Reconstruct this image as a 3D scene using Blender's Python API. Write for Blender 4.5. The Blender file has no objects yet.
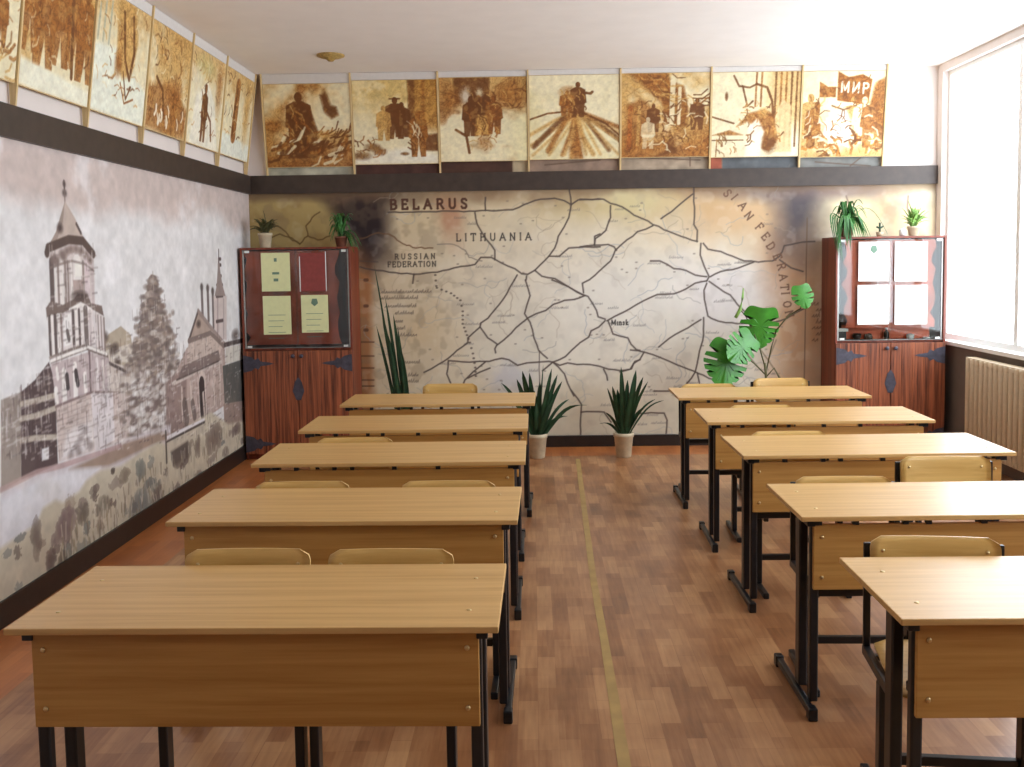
import bpy, math, random
import numpy as np

random.seed(7)
COL = bpy.context.scene.collection
PI = math.pi

# ---------------------------------------------------------------- room size (metres) and camera
H = 1.70                      # camera height
D = 8.6646                    # back wall
XL, XR = -2.5423, 3.61        # left and right walls
YF = -1.6                     # wall behind the camera
ZM0, ZM1, ZC = 2.326, 2.4875, 3.36
FPX, PITCH, YAW, ROLL, SX, SY = 960.04, .0717, -.0124, -.0144, 9.15, -54.22

vF = np.array([math.sin(YAW) * math.cos(PITCH), math.cos(YAW) * math.cos(PITCH), -math.sin(PITCH)])
_r0 = np.array([math.cos(YAW), -math.sin(YAW), 0.0])
_u0 = np.cross(_r0, vF)
vR = math.cos(ROLL) * _r0 + math.sin(ROLL) * _u0
vU = math.cos(ROLL) * _u0 - math.sin(ROLL) * _r0
CAMP = np.array([0, 0, H])


def survey(axis, val, x, y):
    """point of the photograph measured on a known plane of the room"""
    d = vF + vR * (x - 512 - SX) / FPX - vU * (y - 383.5 - SY) / FPX
    return CAMP + d * (val - CAMP[axis]) / d[axis]


def on_back(x, y):
    p = survey(1, D, x, y)
    return (p[0], p[2])


def on_left(x, y):
    p = survey(0, XL, x, y)
    return (p[1], p[2])


# ---------------------------------------------------------------- materials
def s2l(c):
    return tuple(((v / 255) / 12.92 if v / 255 <= .04045 else ((v / 255 + .055) / 1.055) ** 2.4) for v in c)


def new_mat(name):
    m = bpy.data.materials.new(name)
    m.use_nodes = True
    nt = m.node_tree
    b = nt.nodes['Principled BSDF']
    return m, nt, b


def plain(name, c, rough=.6, metal=0, noise=.08, scale=30, spec=.5, bump=0):
    m, nt, b = new_mat(name)
    b.inputs['Roughness'].default_value = rough
    b.inputs['Metallic'].default_value = metal
    b.inputs['Specular IOR Level'].default_value = spec
    tc = nt.nodes.new('ShaderNodeTexCoord')
    n = nt.nodes.new('ShaderNodeTexNoise')
    n.inputs['Scale'].default_value = scale
    n.inputs['Detail'].default_value = 3
    nt.links.new(tc.outputs['Object'], n.inputs['Vector'])
    r = nt.nodes.new('ShaderNodeValToRGB')
    a = s2l(c)
    r.color_ramp.elements[0].position = .3
    r.color_ramp.elements[1].position = .7
    r.color_ramp.elements[0].color = (*[v * (1 - noise) for v in a], 1)
    r.color_ramp.elements[1].color = (*[min(1, v * (1 + noise)) for v in a], 1)
    nt.links.new(n.outputs['Fac'], r.inputs['Fac'])
    nt.links.new(r.outputs['Color'], b.inputs['Base Color'])
    if bump:
        bp = nt.nodes.new('ShaderNodeBump')
        bp.inputs['Strength'].default_value = bump
        bp.inputs['Distance'].default_value = .003
        nt.links.new(n.outputs['Fac'], bp.inputs['Height'])
        nt.links.new(bp.outputs['Normal'], b.inputs['Normal'])
    return m


def wood(name, c1, c2, axis='X', rough=.4, scale=1.0, coat=0):
    m, nt, b = new_mat(name)
    b.inputs['Roughness'].default_value = rough
    b.inputs['Coat Weight'].default_value = coat
    b.inputs['Coat Roughness'].default_value = .3
    tc = nt.nodes.new('ShaderNodeTexCoord')
    mp = nt.nodes.new('ShaderNodeMapping')
    s = {'X': (1.2, 38, 38), 'Y': (38, 1.2, 38), 'Z': (38, 38, 1.2)}[axis]
    mp.inputs['Scale'].default_value = tuple(v * scale for v in s)
    n = nt.nodes.new('ShaderNodeTexNoise')
    n.inputs['Scale'].default_value = 1
    n.inputs['Detail'].default_value = 5
    n.inputs['Roughness'].default_value = .62
    n.inputs['Distortion'].default_value = .35
    nt.links.new(tc.outputs['Object'], mp.inputs['Vector'])
    nt.links.new(mp.outputs['Vector'], n.inputs['Vector'])
    r = nt.nodes.new('ShaderNodeValToRGB')
    r.color_ramp.elements[0].position = .34
    r.color_ramp.elements[1].position = .62
    r.color_ramp.elements[0].color = (*s2l(c1), 1)
    r.color_ramp.elements[1].color = (*s2l(c2), 1)
    nt.links.new(n.outputs['Fac'], r.inputs['Fac'])
    nt.links.new(r.outputs['Color'], b.inputs['Base Color'])
    return m


def painted(name, rough=.7, spec=.3):
    m, nt, b = new_mat(name)
    b.inputs['Roughness'].default_value = rough
    b.inputs['Specular IOR Level'].default_value = spec
    at = nt.nodes.new('ShaderNodeVertexColor')
    at.layer_name = 'ink'
    nt.links.new(at.outputs['Color'], b.inputs['Base Color'])
    return m


def floor_mat():
    m, nt, b = new_mat('parquet_linoleum')
    L = nt.links.new
    tc = nt.nodes.new('ShaderNodeTexCoord')

    def brick(rot, bw, rh, seed):
        mp = nt.nodes.new('ShaderNodeMapping')
        mp.inputs['Rotation'].default_value = (0, 0, rot)
        mp.inputs['Location'].default_value = (seed, seed * .37, 0)
        L(tc.outputs['Object'], mp.inputs['Vector'])
        br = nt.nodes.new('ShaderNodeTexBrick')
        br.inputs['Scale'].default_value = 1
        br.inputs['Brick Width'].default_value = bw
        br.inputs['Row Height'].default_value = rh
        br.inputs['Mortar Size'].default_value = .0016
        br.inputs['Mortar Smooth'].default_value = .3
        br.inputs['Color1'].default_value = (0, 0, 0, 1)
        br.inputs['Color2'].default_value = (1, 1, 1, 1)
        br.inputs['Mortar'].default_value = (.25, .25, .25, 1)
        br.offset = .37
        L(mp.outputs['Vector'], br.inputs['Vector'])
        return br
    b1 = brick(PI / 2, .30, .075, 0)
    b2 = brick(0, .15, .30, .2)
    mx = nt.nodes.new('ShaderNodeMix')
    mx.data_type = 'FLOAT'
    mx.inputs['Factor'].default_value = .35
    L(b1.outputs['Color'], mx.inputs[2])
    L(b2.outputs['Color'], mx.inputs[3])
    ns = nt.nodes.new('ShaderNodeTexNoise')
    ns.inputs['Scale'].default_value = 3.2
    ns.inputs['Detail'].default_value = 6
    L(tc.outputs['Object'], ns.inputs['Vector'])
    grain = nt.nodes.new('ShaderNodeTexNoise')
    gm = nt.nodes.new('ShaderNodeMapping')
    gm.inputs['Scale'].default_value = (60, 5, 1)
    L(tc.outputs['Object'], gm.inputs['Vector'])
    L(gm.outputs['Vector'], grain.inputs['Vector'])
    grain.inputs['Scale'].default_value = 1
    grain.inputs['Detail'].default_value = 4

    def math_(op, a, b_, c=None):
        n = nt.nodes.new('ShaderNodeMath')
        n.operation = op
        for i, v in enumerate((a, b_, c)):
            if v is None:
                continue
            if isinstance(v, (int, float)):
                n.inputs[i].default_value = v
            else:
                L(v, n.inputs[i])
        return n.outputs[0]
    t = math_('MULTIPLY_ADD', mx.outputs[0], .42, .04)
    t = math_('MULTIPLY_ADD', ns.outputs['Fac'], .55, t)
    t = math_('MULTIPLY_ADD', grain.outputs['Fac'], .35, t)
    r = nt.nodes.new('ShaderNodeValToRGB')
    e = r.color_ramp.elements
    e[0].position = .34
    e[0].color = (*s2l((106, 66, 40)), 1)
    e[1].position = .95
    e[1].color = (*s2l((192, 146, 102)), 1)
    k = e.new(.62)
    k.color = (*s2l((152, 104, 68)), 1)
    L(t, r.inputs['Fac'])
    # orange border boards along the walls
    sep = nt.nodes.new('ShaderNodeSeparateXYZ')
    L(tc.outputs['Object'], sep.inputs[0])
    yb = math_('GREATER_THAN', sep.outputs['Y'], D - .42)
    xb = math_('LESS_THAN', sep.outputs['X'], XL + .42)
    mk = math_('MAXIMUM', yb, xb)
    rb = nt.nodes.new('ShaderNodeValToRGB')
    rb.color_ramp.elements[0].position = .3
    rb.color_ramp.elements[0].color = (*s2l((150, 84, 44)), 1)
    rb.color_ramp.elements[1].position = .9
    rb.color_ramp.elements[1].color = (*s2l((196, 124, 70)), 1)
    L(t, rb.inputs['Fac'])
    cm = nt.nodes.new('ShaderNodeMix')
    cm.data_type = 'RGBA'
    L(mk, cm.inputs[0])
    L(r.outputs['Color'], cm.inputs[6])
    L(rb.outputs['Color'], cm.inputs[7])
    L(cm.outputs[2], b.inputs['Base Color'])
    rr = math_('MULTIPLY_ADD', ns.outputs['Fac'], .16, .24)
    L(rr, b.inputs['Roughness'])
    return m


def glass_mat():
    m = bpy.data.materials.new('cabinet_glass')
    m.use_nodes = True
    nt = m.node_tree
    nt.nodes.clear()
    o = nt.nodes.new('ShaderNodeOutputMaterial')
    t = nt.nodes.new('ShaderNodeBsdfTransparent')
    t.inputs['Color'].default_value = (.93, .95, .94, 1)
    g = nt.nodes.new('ShaderNodeBsdfGlossy')
    g.inputs['Roughness'].default_value = .04
    fr = nt.nodes.new('ShaderNodeFresnel')
    fr.inputs['IOR'].default_value = 1.5
    mx = nt.nodes.new('ShaderNodeMixShader')
    nt.links.new(fr.outputs[0], mx.inputs[0])
    nt.links.new(t.outputs[0], mx.inputs[1])
    nt.links.new(g.outputs[0], mx.inputs[2])
    nt.links.new(mx.outputs[0], o.inputs[0])
    return m


M = {
    'wall': plain('wall_paint', (226, 216, 210), .85, noise=.02, scale=6),
    'wall_low': plain('lower_wall_paint', (122, 108, 98), .6, noise=.06, scale=9),
    'ceiling': plain('ceiling_whitewash', (246, 242, 238), .9, noise=.02, scale=5),
    'floor': floor_mat(),
    'dark_trim': plain('dark_brown_moulding', (62, 50, 43), .45, noise=.18, scale=14),
    'black_trim': plain('black_skirting', (40, 32, 28), .4, noise=.2, scale=20),
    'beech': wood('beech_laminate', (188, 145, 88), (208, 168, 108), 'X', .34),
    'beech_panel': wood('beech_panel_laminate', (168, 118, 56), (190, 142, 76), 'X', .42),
    'ply': wood('varnished_plywood', (196, 154, 84), (216, 178, 108), 'X', .3),
    'edge': plain('edge_band', (172, 130, 76), .5, noise=.1),
    'steel': plain('black_enamel_steel', (24, 26, 30), .32, noise=.15, spec=.5),
    'screw': plain('brass_screw', (214, 190, 140), .3, metal=.8),
    'board': wood('birch_board', (206, 176, 122), (224, 198, 148), 'Z', .6),
    'ink': painted('printed_sheet'),
    'ink_paint': painted('painted_sheet', .6),
    'strip': plain('off_white_board', (214, 210, 206), .7, noise=.03),
    'mahogany': wood('mahogany_veneer', (92, 40, 26), (134, 62, 40), 'Z', .35, .6),
    'plank_door': wood('reddish_plank_print', (70, 34, 26), (172, 98, 64), 'Z', .42, 1.15),
    'iron': plain('blue_grey_iron', (70, 68, 80), .5, noise=.35, scale=25),
    'glass': glass_mat(),
    'coral': plain('coral_backing_board', (212, 100, 62), .6, noise=.3, scale=5),
    'dark_red': plain('wine_red_paper', (140, 62, 58), .5, noise=.1),
    'paper': plain('white_paper', (240, 240, 234), .7, noise=.02),
    'paper_green': plain('pale_green_paper', (226, 230, 176), .7, noise=.03),
    'paper_mark': plain('printed_grey_green', (110, 140, 120), .7),
    'silver': plain('silver_strip', (176, 176, 172), .3, metal=.7),
    'white_plastic': plain('white_plastic', (236, 236, 232), .4, noise=.02),
    'cream_paint': plain('cream_radiator_enamel', (206, 186, 156), .45, noise=.04),
    'pot_cream': plain('cream_glazed_pot', (206, 190, 160), .4, noise=.12, scale=20),
    'pot_dark': plain('dark_clay_pot', (110, 66, 48), .5, noise=.15),
    'soil': plain('potting_soil', (52, 40, 30), .9, noise=.4, scale=60),
    'leaf_dark': plain('dark_green_leaf', (34, 66, 40), .4, noise=.35, scale=12),
    'leaf_mid': plain('mid_green_leaf', (52, 104, 44), .4, noise=.3, scale=12),
    'leaf_bright': plain('bright_green_leaf', (60, 132, 40), .35, noise=.25, scale=10),
    'leaf_light': plain('light_green_leaf', (120, 158, 76), .45, noise=.25, scale=14),
    'stem': plain('brown_green_stem', (86, 84, 48), .6, noise=.25),
    'dark_thing': plain('dark_brown_plastic', (46, 34, 32), .4, noise=.2),
    'tape': plain('yellowed_tape', (176, 146, 88), .45, noise=.14, scale=9),
    'gold': plain('gilded_plaster', (176, 146, 84), .5, noise=.35, scale=40),
    'window_paint': plain('white_window_enamel', (240, 240, 238), .35, noise=.01),
}


# ---------------------------------------------------------------- mesh helper
class MB:
    def __init__(s):
        s.v, s.f, s.sm = [], [], []

    def add(s, vs, fs, smooth=False):
        n = len(s.v)
        s.v += [tuple(map(float, p)) for p in vs]
        s.f += [tuple(i + n for i in f) for f in fs]
        s.sm += [smooth] * len(fs)
        return s

    def box(s, x0, x1, y0, y1, z0, z1):
        v = [(x, y, z) for z in (z0, z1) for y in (y0, y1) for x in (x0, x1)]
        return s.add(v, [(0, 2, 3, 1), (4, 5, 7, 6), (0, 1, 5, 4), (2, 6, 7, 3), (0, 4, 6, 2), (1, 3, 7, 5)])

    def bar(s, p, q, w, h, up=(0, 0, 1)):
        p, q, up = map(lambda a: np.array(a, float), (p, q, up))
        d = q - p
        d /= np.linalg.norm(d)
        r = np.cross(d, up)
        if np.linalg.norm(r) < 1e-4:
            r = np.cross(d, (1, 0, 0))
        r /= np.linalg.norm(r)
        u = np.cross(r, d)
        v = [b + a * r * w / 2 + c * u * h / 2 for b in (p, q) for c in (-1, 1) for a in (-1, 1)]
        return s.add(v, [(0, 1, 3, 2), (4, 6, 7, 5), (0, 4, 5, 1), (2, 3, 7, 6), (0, 2, 6, 4), (1, 5, 7, 3)])

    def tube(s, pts, r, n=8, cap=True):
        pts = [np.array(p, float) for p in pts]
        rs = r if isinstance(r, (list, tuple)) else [r] * len(pts)
        vs, fs = [], []
        ref = np.array((0, 0, 1.0))
        for i, p in enumerate(pts):
            d = (pts[min(i + 1, len(pts) - 1)] - pts[max(i - 1, 0)])
            d /= np.linalg.norm(d) + 1e-9
            a = np.cross(d, ref if abs(d @ ref) < .95 else np.array((1.0, 0, 0)))
            a /= np.linalg.norm(a)
            b = np.cross(d, a)
            for k in range(n):
                t = 2 * PI * k / n
                vs.append(p + rs[i] * (math.cos(t) * a + math.sin(t) * b))
        for i in range(len(pts) - 1):
            for k in range(n):
                fs.append((i * n + k, i * n + (k + 1) % n, (i + 1) * n + (k + 1) % n, (i + 1) * n + k))
        if cap:
            fs.append(tuple(range(n - 1, -1, -1)))
            fs.append(tuple((len(pts) - 1) * n + k for k in range(n)))
        return s.add(vs, fs, True)

    def lathe(s, prof, c=(0, 0, 0), n=24):
        vs, fs = [], []
        for r, z in prof:
            for k in range(n):
                t = 2 * PI * k / n
                vs.append((c[0] + r * math.cos(t), c[1] + r * math.sin(t), c[2] + z))
        m = len(prof)
        for i in range(m - 1):
            for k in range(n):
                fs.append((i * n + k, i * n + (k + 1) % n, (i + 1) * n + (k + 1) % n, (i + 1) * n + k))
        fs.append(tuple(range(n - 1, -1, -1)))
        fs.append(tuple((m - 1) * n + k for k in range(n)))
        return s.add(vs, fs, True)

    def prism(s, poly, axis, a, b):
        """poly of 2-D points extruded along axis from a to b"""
        n = len(poly)

        def P(q, t):
            return {'X': (t, q[0], q[1]), 'Y': (q[0], t, q[1]), 'Z': (q[0], q[1], t)}[axis]
        vs = [P(q, a) for q in poly] + [P(q, b) for q in poly]
        fs = [tuple(range(n)), tuple(range(2 * n - 1, n - 1, -1))]
        fs += [(i, i + n, (i + 1) % n + n, (i + 1) % n) for i in range(n)]
        return s.add(vs, fs)

    def strap(s, pts, w, side=None, fold=.25, prof=None):
        """a leaf blade: centre line pts, half-width w, slightly folded, with thickness"""
        pts = [np.array(p, float) for p in pts]
        n = len(pts)
        top, bot = [], []
        for i, p in enumerate(pts):
            d = pts[min(i + 1, n - 1)] - pts[max(i - 1, 0)]
            d /= np.linalg.norm(d) + 1e-9
            a = np.array(side, float) if side is not None else np.cross(d, (0, 0, 1.0))
            a = a - d * (a @ d)
            a /= np.linalg.norm(a) + 1e-9
            nn = np.cross(a, d)
            t = i / (n - 1)
            ww = w * (prof(t) if prof else (min(1, .55 + 2 * t) * (1 - t ** 3) ** .6 + .02))
            for k, (q, z) in enumerate(((-1, fold), (0, 0), (1, fold))):
                top.append(p + a * q * ww + nn * (z * ww + .0012))
                bot.append(p + a * q * ww + nn * (z * ww - .0012))
        N = 3 * n
        fs = []
        for i in range(n - 1):
            for k in range(2):
                a0 = i * 3 + k
                fs.append((a0, a0 + 1, a0 + 4, a0 + 3))
                fs.append((N + a0, N + a0 + 3, N + a0 + 4, N + a0 + 1))
            for k in (0, 2):
                a0 = i * 3 + k
                fs.append((a0, a0 + 3, N + a0 + 3, N + a0))
        return s.add(top + bot, fs, True)

    def build(s, name, mat, parent=None, bevel=0, loc=None):
        me = bpy.data.meshes.new(name)
        me.from_pydata(s.v, [], s.f)
        me.materials.append(mat)
        me.polygons.foreach_set('use_smooth', s.sm)
        me.update()
        o = bpy.data.objects.new(name, me)
        COL.objects.link(o)
        if parent is not None:
            o.parent = parent
        if loc is not None:
            o.location = loc
        if bevel:
            b = o.modifiers.new('bevel', 'BEVEL')
            b.width = bevel
            b.segments = 2
            b.limit_method = 'ANGLE'
            b.angle_limit = 1.0
        return o


def tag(o, label=None, cat=None, group=None, kind=None):
    if label:
        o['label'] = label
    if cat:
        o['category'] = cat
    if group:
        o['group'] = group
    if kind:
        o['kind'] = kind
    return o


def thing(name, label, cat, loc=(0, 0, 0), rz=0, group=None):
    o = bpy.data.objects.new(name, None)
    o.empty_display_size = .1
    COL.objects.link(o)
    o.location = loc
    o.rotation_euler = (0, 0, rz)
    return tag(o, label, cat, group)


def copy_tree(o, parent=None):
    c = o.copy()
    COL.objects.link(c)
    if parent is not None:
        c.parent = parent
    for ch in [k for k in bpy.data.objects if k.parent == o]:
        copy_tree(ch, c)
    return c


# ---------------------------------------------------------------- painting on a dense grid
rng = np.random.default_rng(5)


def vnoise(U, V, scale, seed, octaves=4):
    r = np.random.default_rng(seed)
    out = np.zeros(U.shape)
    amp, tot = 1.0, 0.0
    for o in range(octaves):
        G = r.random((128, 128))
        x, y = U / scale + 31.7, V / scale + 17.3
        xi, yi = np.floor(x).astype(int), np.floor(y).astype(int)
        fx, fy = x - xi, y - yi
        fx, fy = fx * fx * (3 - 2 * fx), fy * fy * (3 - 2 * fy)
        a, b = G[xi % 128, yi % 128], G[(xi + 1) % 128, yi % 128]
        c, d = G[xi % 128, (yi + 1) % 128], G[(xi + 1) % 128, (yi + 1) % 128]
        out += amp * ((a * (1 - fx) + b * fx) * (1 - fy) + (c * (1 - fx) + d * fx) * fy)
        tot += amp
        amp *= .55
        scale *= .5
    return out / tot


class Canvas:
    def __init__(s, us, vs, base, aa=.004):
        s.us, s.vs = np.array(us, float), np.array(vs, float)
        s.U, s.V = np.meshgrid(s.us, s.vs)
        s.C = np.ones(s.U.shape + (3,)) * np.array(base, float)
        s.aa = aa

    def win(s, x0, x1, y0, y1):
        i0, i1 = np.searchsorted(s.us, (x0, x1))
        j0, j1 = np.searchsorted(s.vs, (y0, y1))
        return slice(max(0, j0 - 1), j1 + 1), slice(max(0, i0 - 1), i1 + 1)

    def mixm(s, w, al, col):
        if np.ndim(al) and al.size == 0:
            return
        s.C[w] = s.C[w] * (1 - al[..., None]) + np.array(col, float) * al[..., None]

    def stroke(s, pts, width, col, a=1.0, soft=None):
        soft = soft or s.aa
        pts = np.array(pts, float)
        m = width / 2 + soft
        w = s.win(pts[:, 0].min() - m, pts[:, 0].max() + m, pts[:, 1].min() - m, pts[:, 1].max() + m)
        U, V = s.U[w], s.V[w]
        if U.size == 0:
            return
        d = np.full(U.shape, 1e9)
        for p, q in zip(pts[:-1], pts[1:]):
            e = q - p
            L = e @ e + 1e-12
            t = np.clip(((U - p[0]) * e[0] + (V - p[1]) * e[1]) / L, 0, 1)
            d = np.minimum(d, np.hypot(U - p[0] - t * e[0], V - p[1] - t * e[1]))
        s.mixm(w, a * np.clip((width / 2 - d) / soft + .5, 0, 1), col)

    def poly(s, pts, col, a=1.0, soft=None, tex=None):
        soft = soft or s.aa
        pts = np.array(pts, float)
        m = soft
        w = s.win(pts[:, 0].min() - m, pts[:, 0].max() + m, pts[:, 1].min() - m, pts[:, 1].max() + m)
        U, V = s.U[w], s.V[w]
        if U.size == 0:
            return
        ins = np.zeros(U.shape, bool)
        d = np.full(U.shape, 1e9)
        for p, q in zip(pts, np.roll(pts, -1, 0)):
            e = q - p
            L = e @ e + 1e-12
            t = np.clip(((U - p[0]) * e[0] + (V - p[1]) * e[1]) / L, 0, 1)
            d = np.minimum(d, np.hypot(U - p[0] - t * e[0], V - p[1] - t * e[1]))
            if abs(e[1]) > 1e-9:
                c = ((p[1] > V) != (q[1] > V)) & (U < e[0] * (V - p[1]) / e[1] + p[0])
                ins ^= c
        sd = np.where(ins, -d, d)
        al = a * np.clip(.5 - sd / soft, 0, 1)
        if tex is not None:
            al = al * np.clip(tex[w], 0, 1)
        s.mixm(w, al, col)

    def blob(s, cx, cy, rx, ry, col, a=1.0, p=2.0, rot=0, rough=0, seed=1):
        R = max(rx, ry) * 1.7
        w = s.win(cx - R, cx + R, cy - R, cy + R)
        U, V = s.U[w] - cx, s.V[w] - cy
        if U.size == 0:
            return
        c, n = math.cos(rot), math.sin(rot)
        q = np.hypot((U * c + V * n) / rx, (-U * n + V * c) / ry)
        if rough:
            q = q + rough * (vnoise(s.U[w], s.V[w], max(rx, ry) * .6, seed) - .5) * 2
        s.mixm(w, a * np.clip(1.3 - q, 0, 1) ** p if p != 0 else a * np.clip((1 - q) / .15, 0, 1), col)

    def mesh(s, name, mat, parent, place):
        """place(U,V) -> Nx3 array of points"""
        ny, nx = s.U.shape
        P = place(s.U.ravel(), s.V.ravel())
        me = bpy.data.meshes.new(name)
        me.vertices.add(nx * ny)
        me.vertices.foreach_set('co', P.astype(np.float32).ravel())
        i = np.arange(nx * ny).reshape(ny, nx)
        q = np.stack([i[:-1, :-1], i[:-1, 1:], i[1:, 1:], i[1:, :-1]], -1).reshape(-1)
        nf = q.size // 4
        me.loops.add(q.size)
        me.loops.foreach_set('vertex_index', q.astype(np.int32))
        me.polygons.add(nf)
        me.polygons.foreach_set('loop_start', (np.arange(nf) * 4).astype(np.int32))
        me.update(calc_edges=True)
        at = me.color_attributes.new('ink', 'BYTE_COLOR', 'POINT')
        c = np.ones((nx * ny, 4), np.float32)
        c[:, :3] = np.clip(s.C.reshape(-1, 3) / 255, 0, 1)
        at.data.foreach_set('color_srgb', c.ravel())
        me.materials.append(mat)
        me.validate()
        o = bpy.data.objects.new(name, me)
        COL.objects.link(o)
        if parent is not None:
            o.parent = parent
        return o


# strokes of serif capitals on a unit box (x up to the given width)
GL = {
    'B': (.62, [[(.08, 0), (.08, 1)], [(.08, 1), (.4, 1), (.55, .88), (.55, .66), (.4, .53), (.08, .53)], [(.4, .53), (.62, .4), (.62, .14), (.42, 0), (.08, 0)]]),
    'E': (.6, [[(.08, 0), (.08, 1)], [(.08, 1), (.58, 1), (.58, .84)], [(.08, .52), (.45, .52)], [(.08, 0), (.6, 0), (.6, .18)]]),
    'L': (.58, [[(.08, 0), (.08, 1)], [(.08, 0), (.58, 0), (.58, .2)]]),
    'A': (.74, [[(.0, 0), (.37, 1), (.74, 0)], [(.16, .35), (.58, .35)]]),
    'R': (.68, [[(.08, 0), (.08, 1)], [(.08, 1), (.42, 1), (.57, .88), (.57, .64), (.42, .5), (.08, .5)], [(.34, .5), (.68, 0)]]),
    'U': (.72, [[(.08, 1), (.08, .25), (.22, .03), (.5, .03), (.64, .25), (.64, 1)]]),
    'S': (.56, [[(.54, .84), (.42, .98), (.14, .98), (.04, .84), (.08, .64), (.48, .4), (.54, .2), (.42, .02), (.12, .02), (.02, .18)]]),
    'I': (.16, [[(.08, 0), (.08, 1)]]),
    'T': (.66, [[(.33, 0), (.33, 1)], [(.0, .84), (.0, 1), (.66, 1), (.66, .84)]]),
    'H': (.72, [[(.08, 0), (.08, 1)], [(.64, 0), (.64, 1)], [(.08, .52), (.64, .52)]]),
    'N': (.74, [[(.08, 0), (.08, 1), (.66, 0), (.66, 1)]]),
    'D': (.7, [[(.08, 0), (.08, 1)], [(.08, 1), (.42, 1), (.66, .78), (.66, .22), (.42, 0), (.08, 0)]]),
    'F': (.56, [[(.08, 0), (.08, 1)], [(.08, 1), (.56, 1), (.56, .82)], [(.08, .52), (.42, .52)]]),
    'O': (.74, [[(.37, 1), (.12, .86), (.03, .5), (.12, .14), (.37, 0), (.62, .14), (.71, .5), (.62, .86), (.37, 1)]]),
    'M': (.86, [[(.08, 0), (.08, 1), (.43, .2), (.78, 1), (.78, 0)]]),
    'K': (.66, [[(.08, 0), (.08, 1)], [(.6, 1), (.1, .45), (.64, 0)]]),
    'V': (.7, [[(0, 1), (.35, 0), (.7, 1)]]),
    'i': (.14, [[(.07, 0), (.07, .62)]]),
    'n': (.42, [[(.05, 0), (.05, .62)], [(.05, .45), (.2, .62), (.37, .5), (.37, 0)]]),
    's': (.36, [[(.33, .52), (.18, .62), (.05, .5), (.3, .2), (.18, 0), (.03, .1)]]),
    'k': (.4, [[(.05, 0), (.05, 1)], [(.35, .6), (.08, .3), (.38, 0)]]),
    'И': (.74, [[(.08, 1), (.08, 0), (.66, 1), (.66, 0)]]),
    'М': (.86, [[(.08, 0), (.08, 1), (.43, .2), (.78, 1), (.78, 0)]]),
    'Р': (.58, [[(.08, 0), (.08, 1)], [(.08, 1), (.42, 1), (.57, .88), (.57, .64), (.42, .5), (.08, .5)]]),
}


def glyph(cv, ch, x, y, h, col, wt=.15, a=1.0, rot=0, serif=True):
    w, st = GL[ch]
    c, s_ = math.cos(rot), math.sin(rot)
    T = lambda p: (x + h * (p[0] * c - p[1] * s_), y + h * (p[0] * s_ + p[1] * c))
    for st_ in st:
        cv.stroke([T(p) for p in st_], h * wt, col, a)
        if serif and len(st_) in (2, 3, 4):
            for p, q in ((st_[0], st_[1]), (st_[-1], st_[-2])):
                if p[1] in (0, 1) and abs(p[0] - q[0]) < .45 and abs(p[1] - q[1]) > .4:
                    cv.stroke([T((p[0] - .12, p[1])), T((p[0] + .12, p[1]))], h * .07, col, a)
    return w * h


def write(cv, text, x0, x1, y, h, col, wt=.15, a=1.0):
    tot = sum(GL[c][0] for c in text if c != ' ') * h
    gap = (x1 - x0 - tot) / max(1, len(text) - 1)
    x = x0
    for c in text:
        if c == ' ':
            x += gap
            continue
        x += glyph(cv, c, x, y, h, col, wt, a) + gap


def scrawl(cv, x, y, w, h, col, a=.7, seed=0):
    """a line of tiny unreadable print"""
    r = random.Random(seed)
    t = x
    while t < x + w:
        b = h * r.uniform(.35, .6)
        cv.stroke([(t, y + r.uniform(-.1, .1) * h), (t + b, y + h * r.choice((.5, .6, 1)))], h * .22, col, a)
        cv.stroke([(t + b, y + h * .5), (t + b, y)], h * .2, col, a * .8)
        t += b * 1.5


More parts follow.
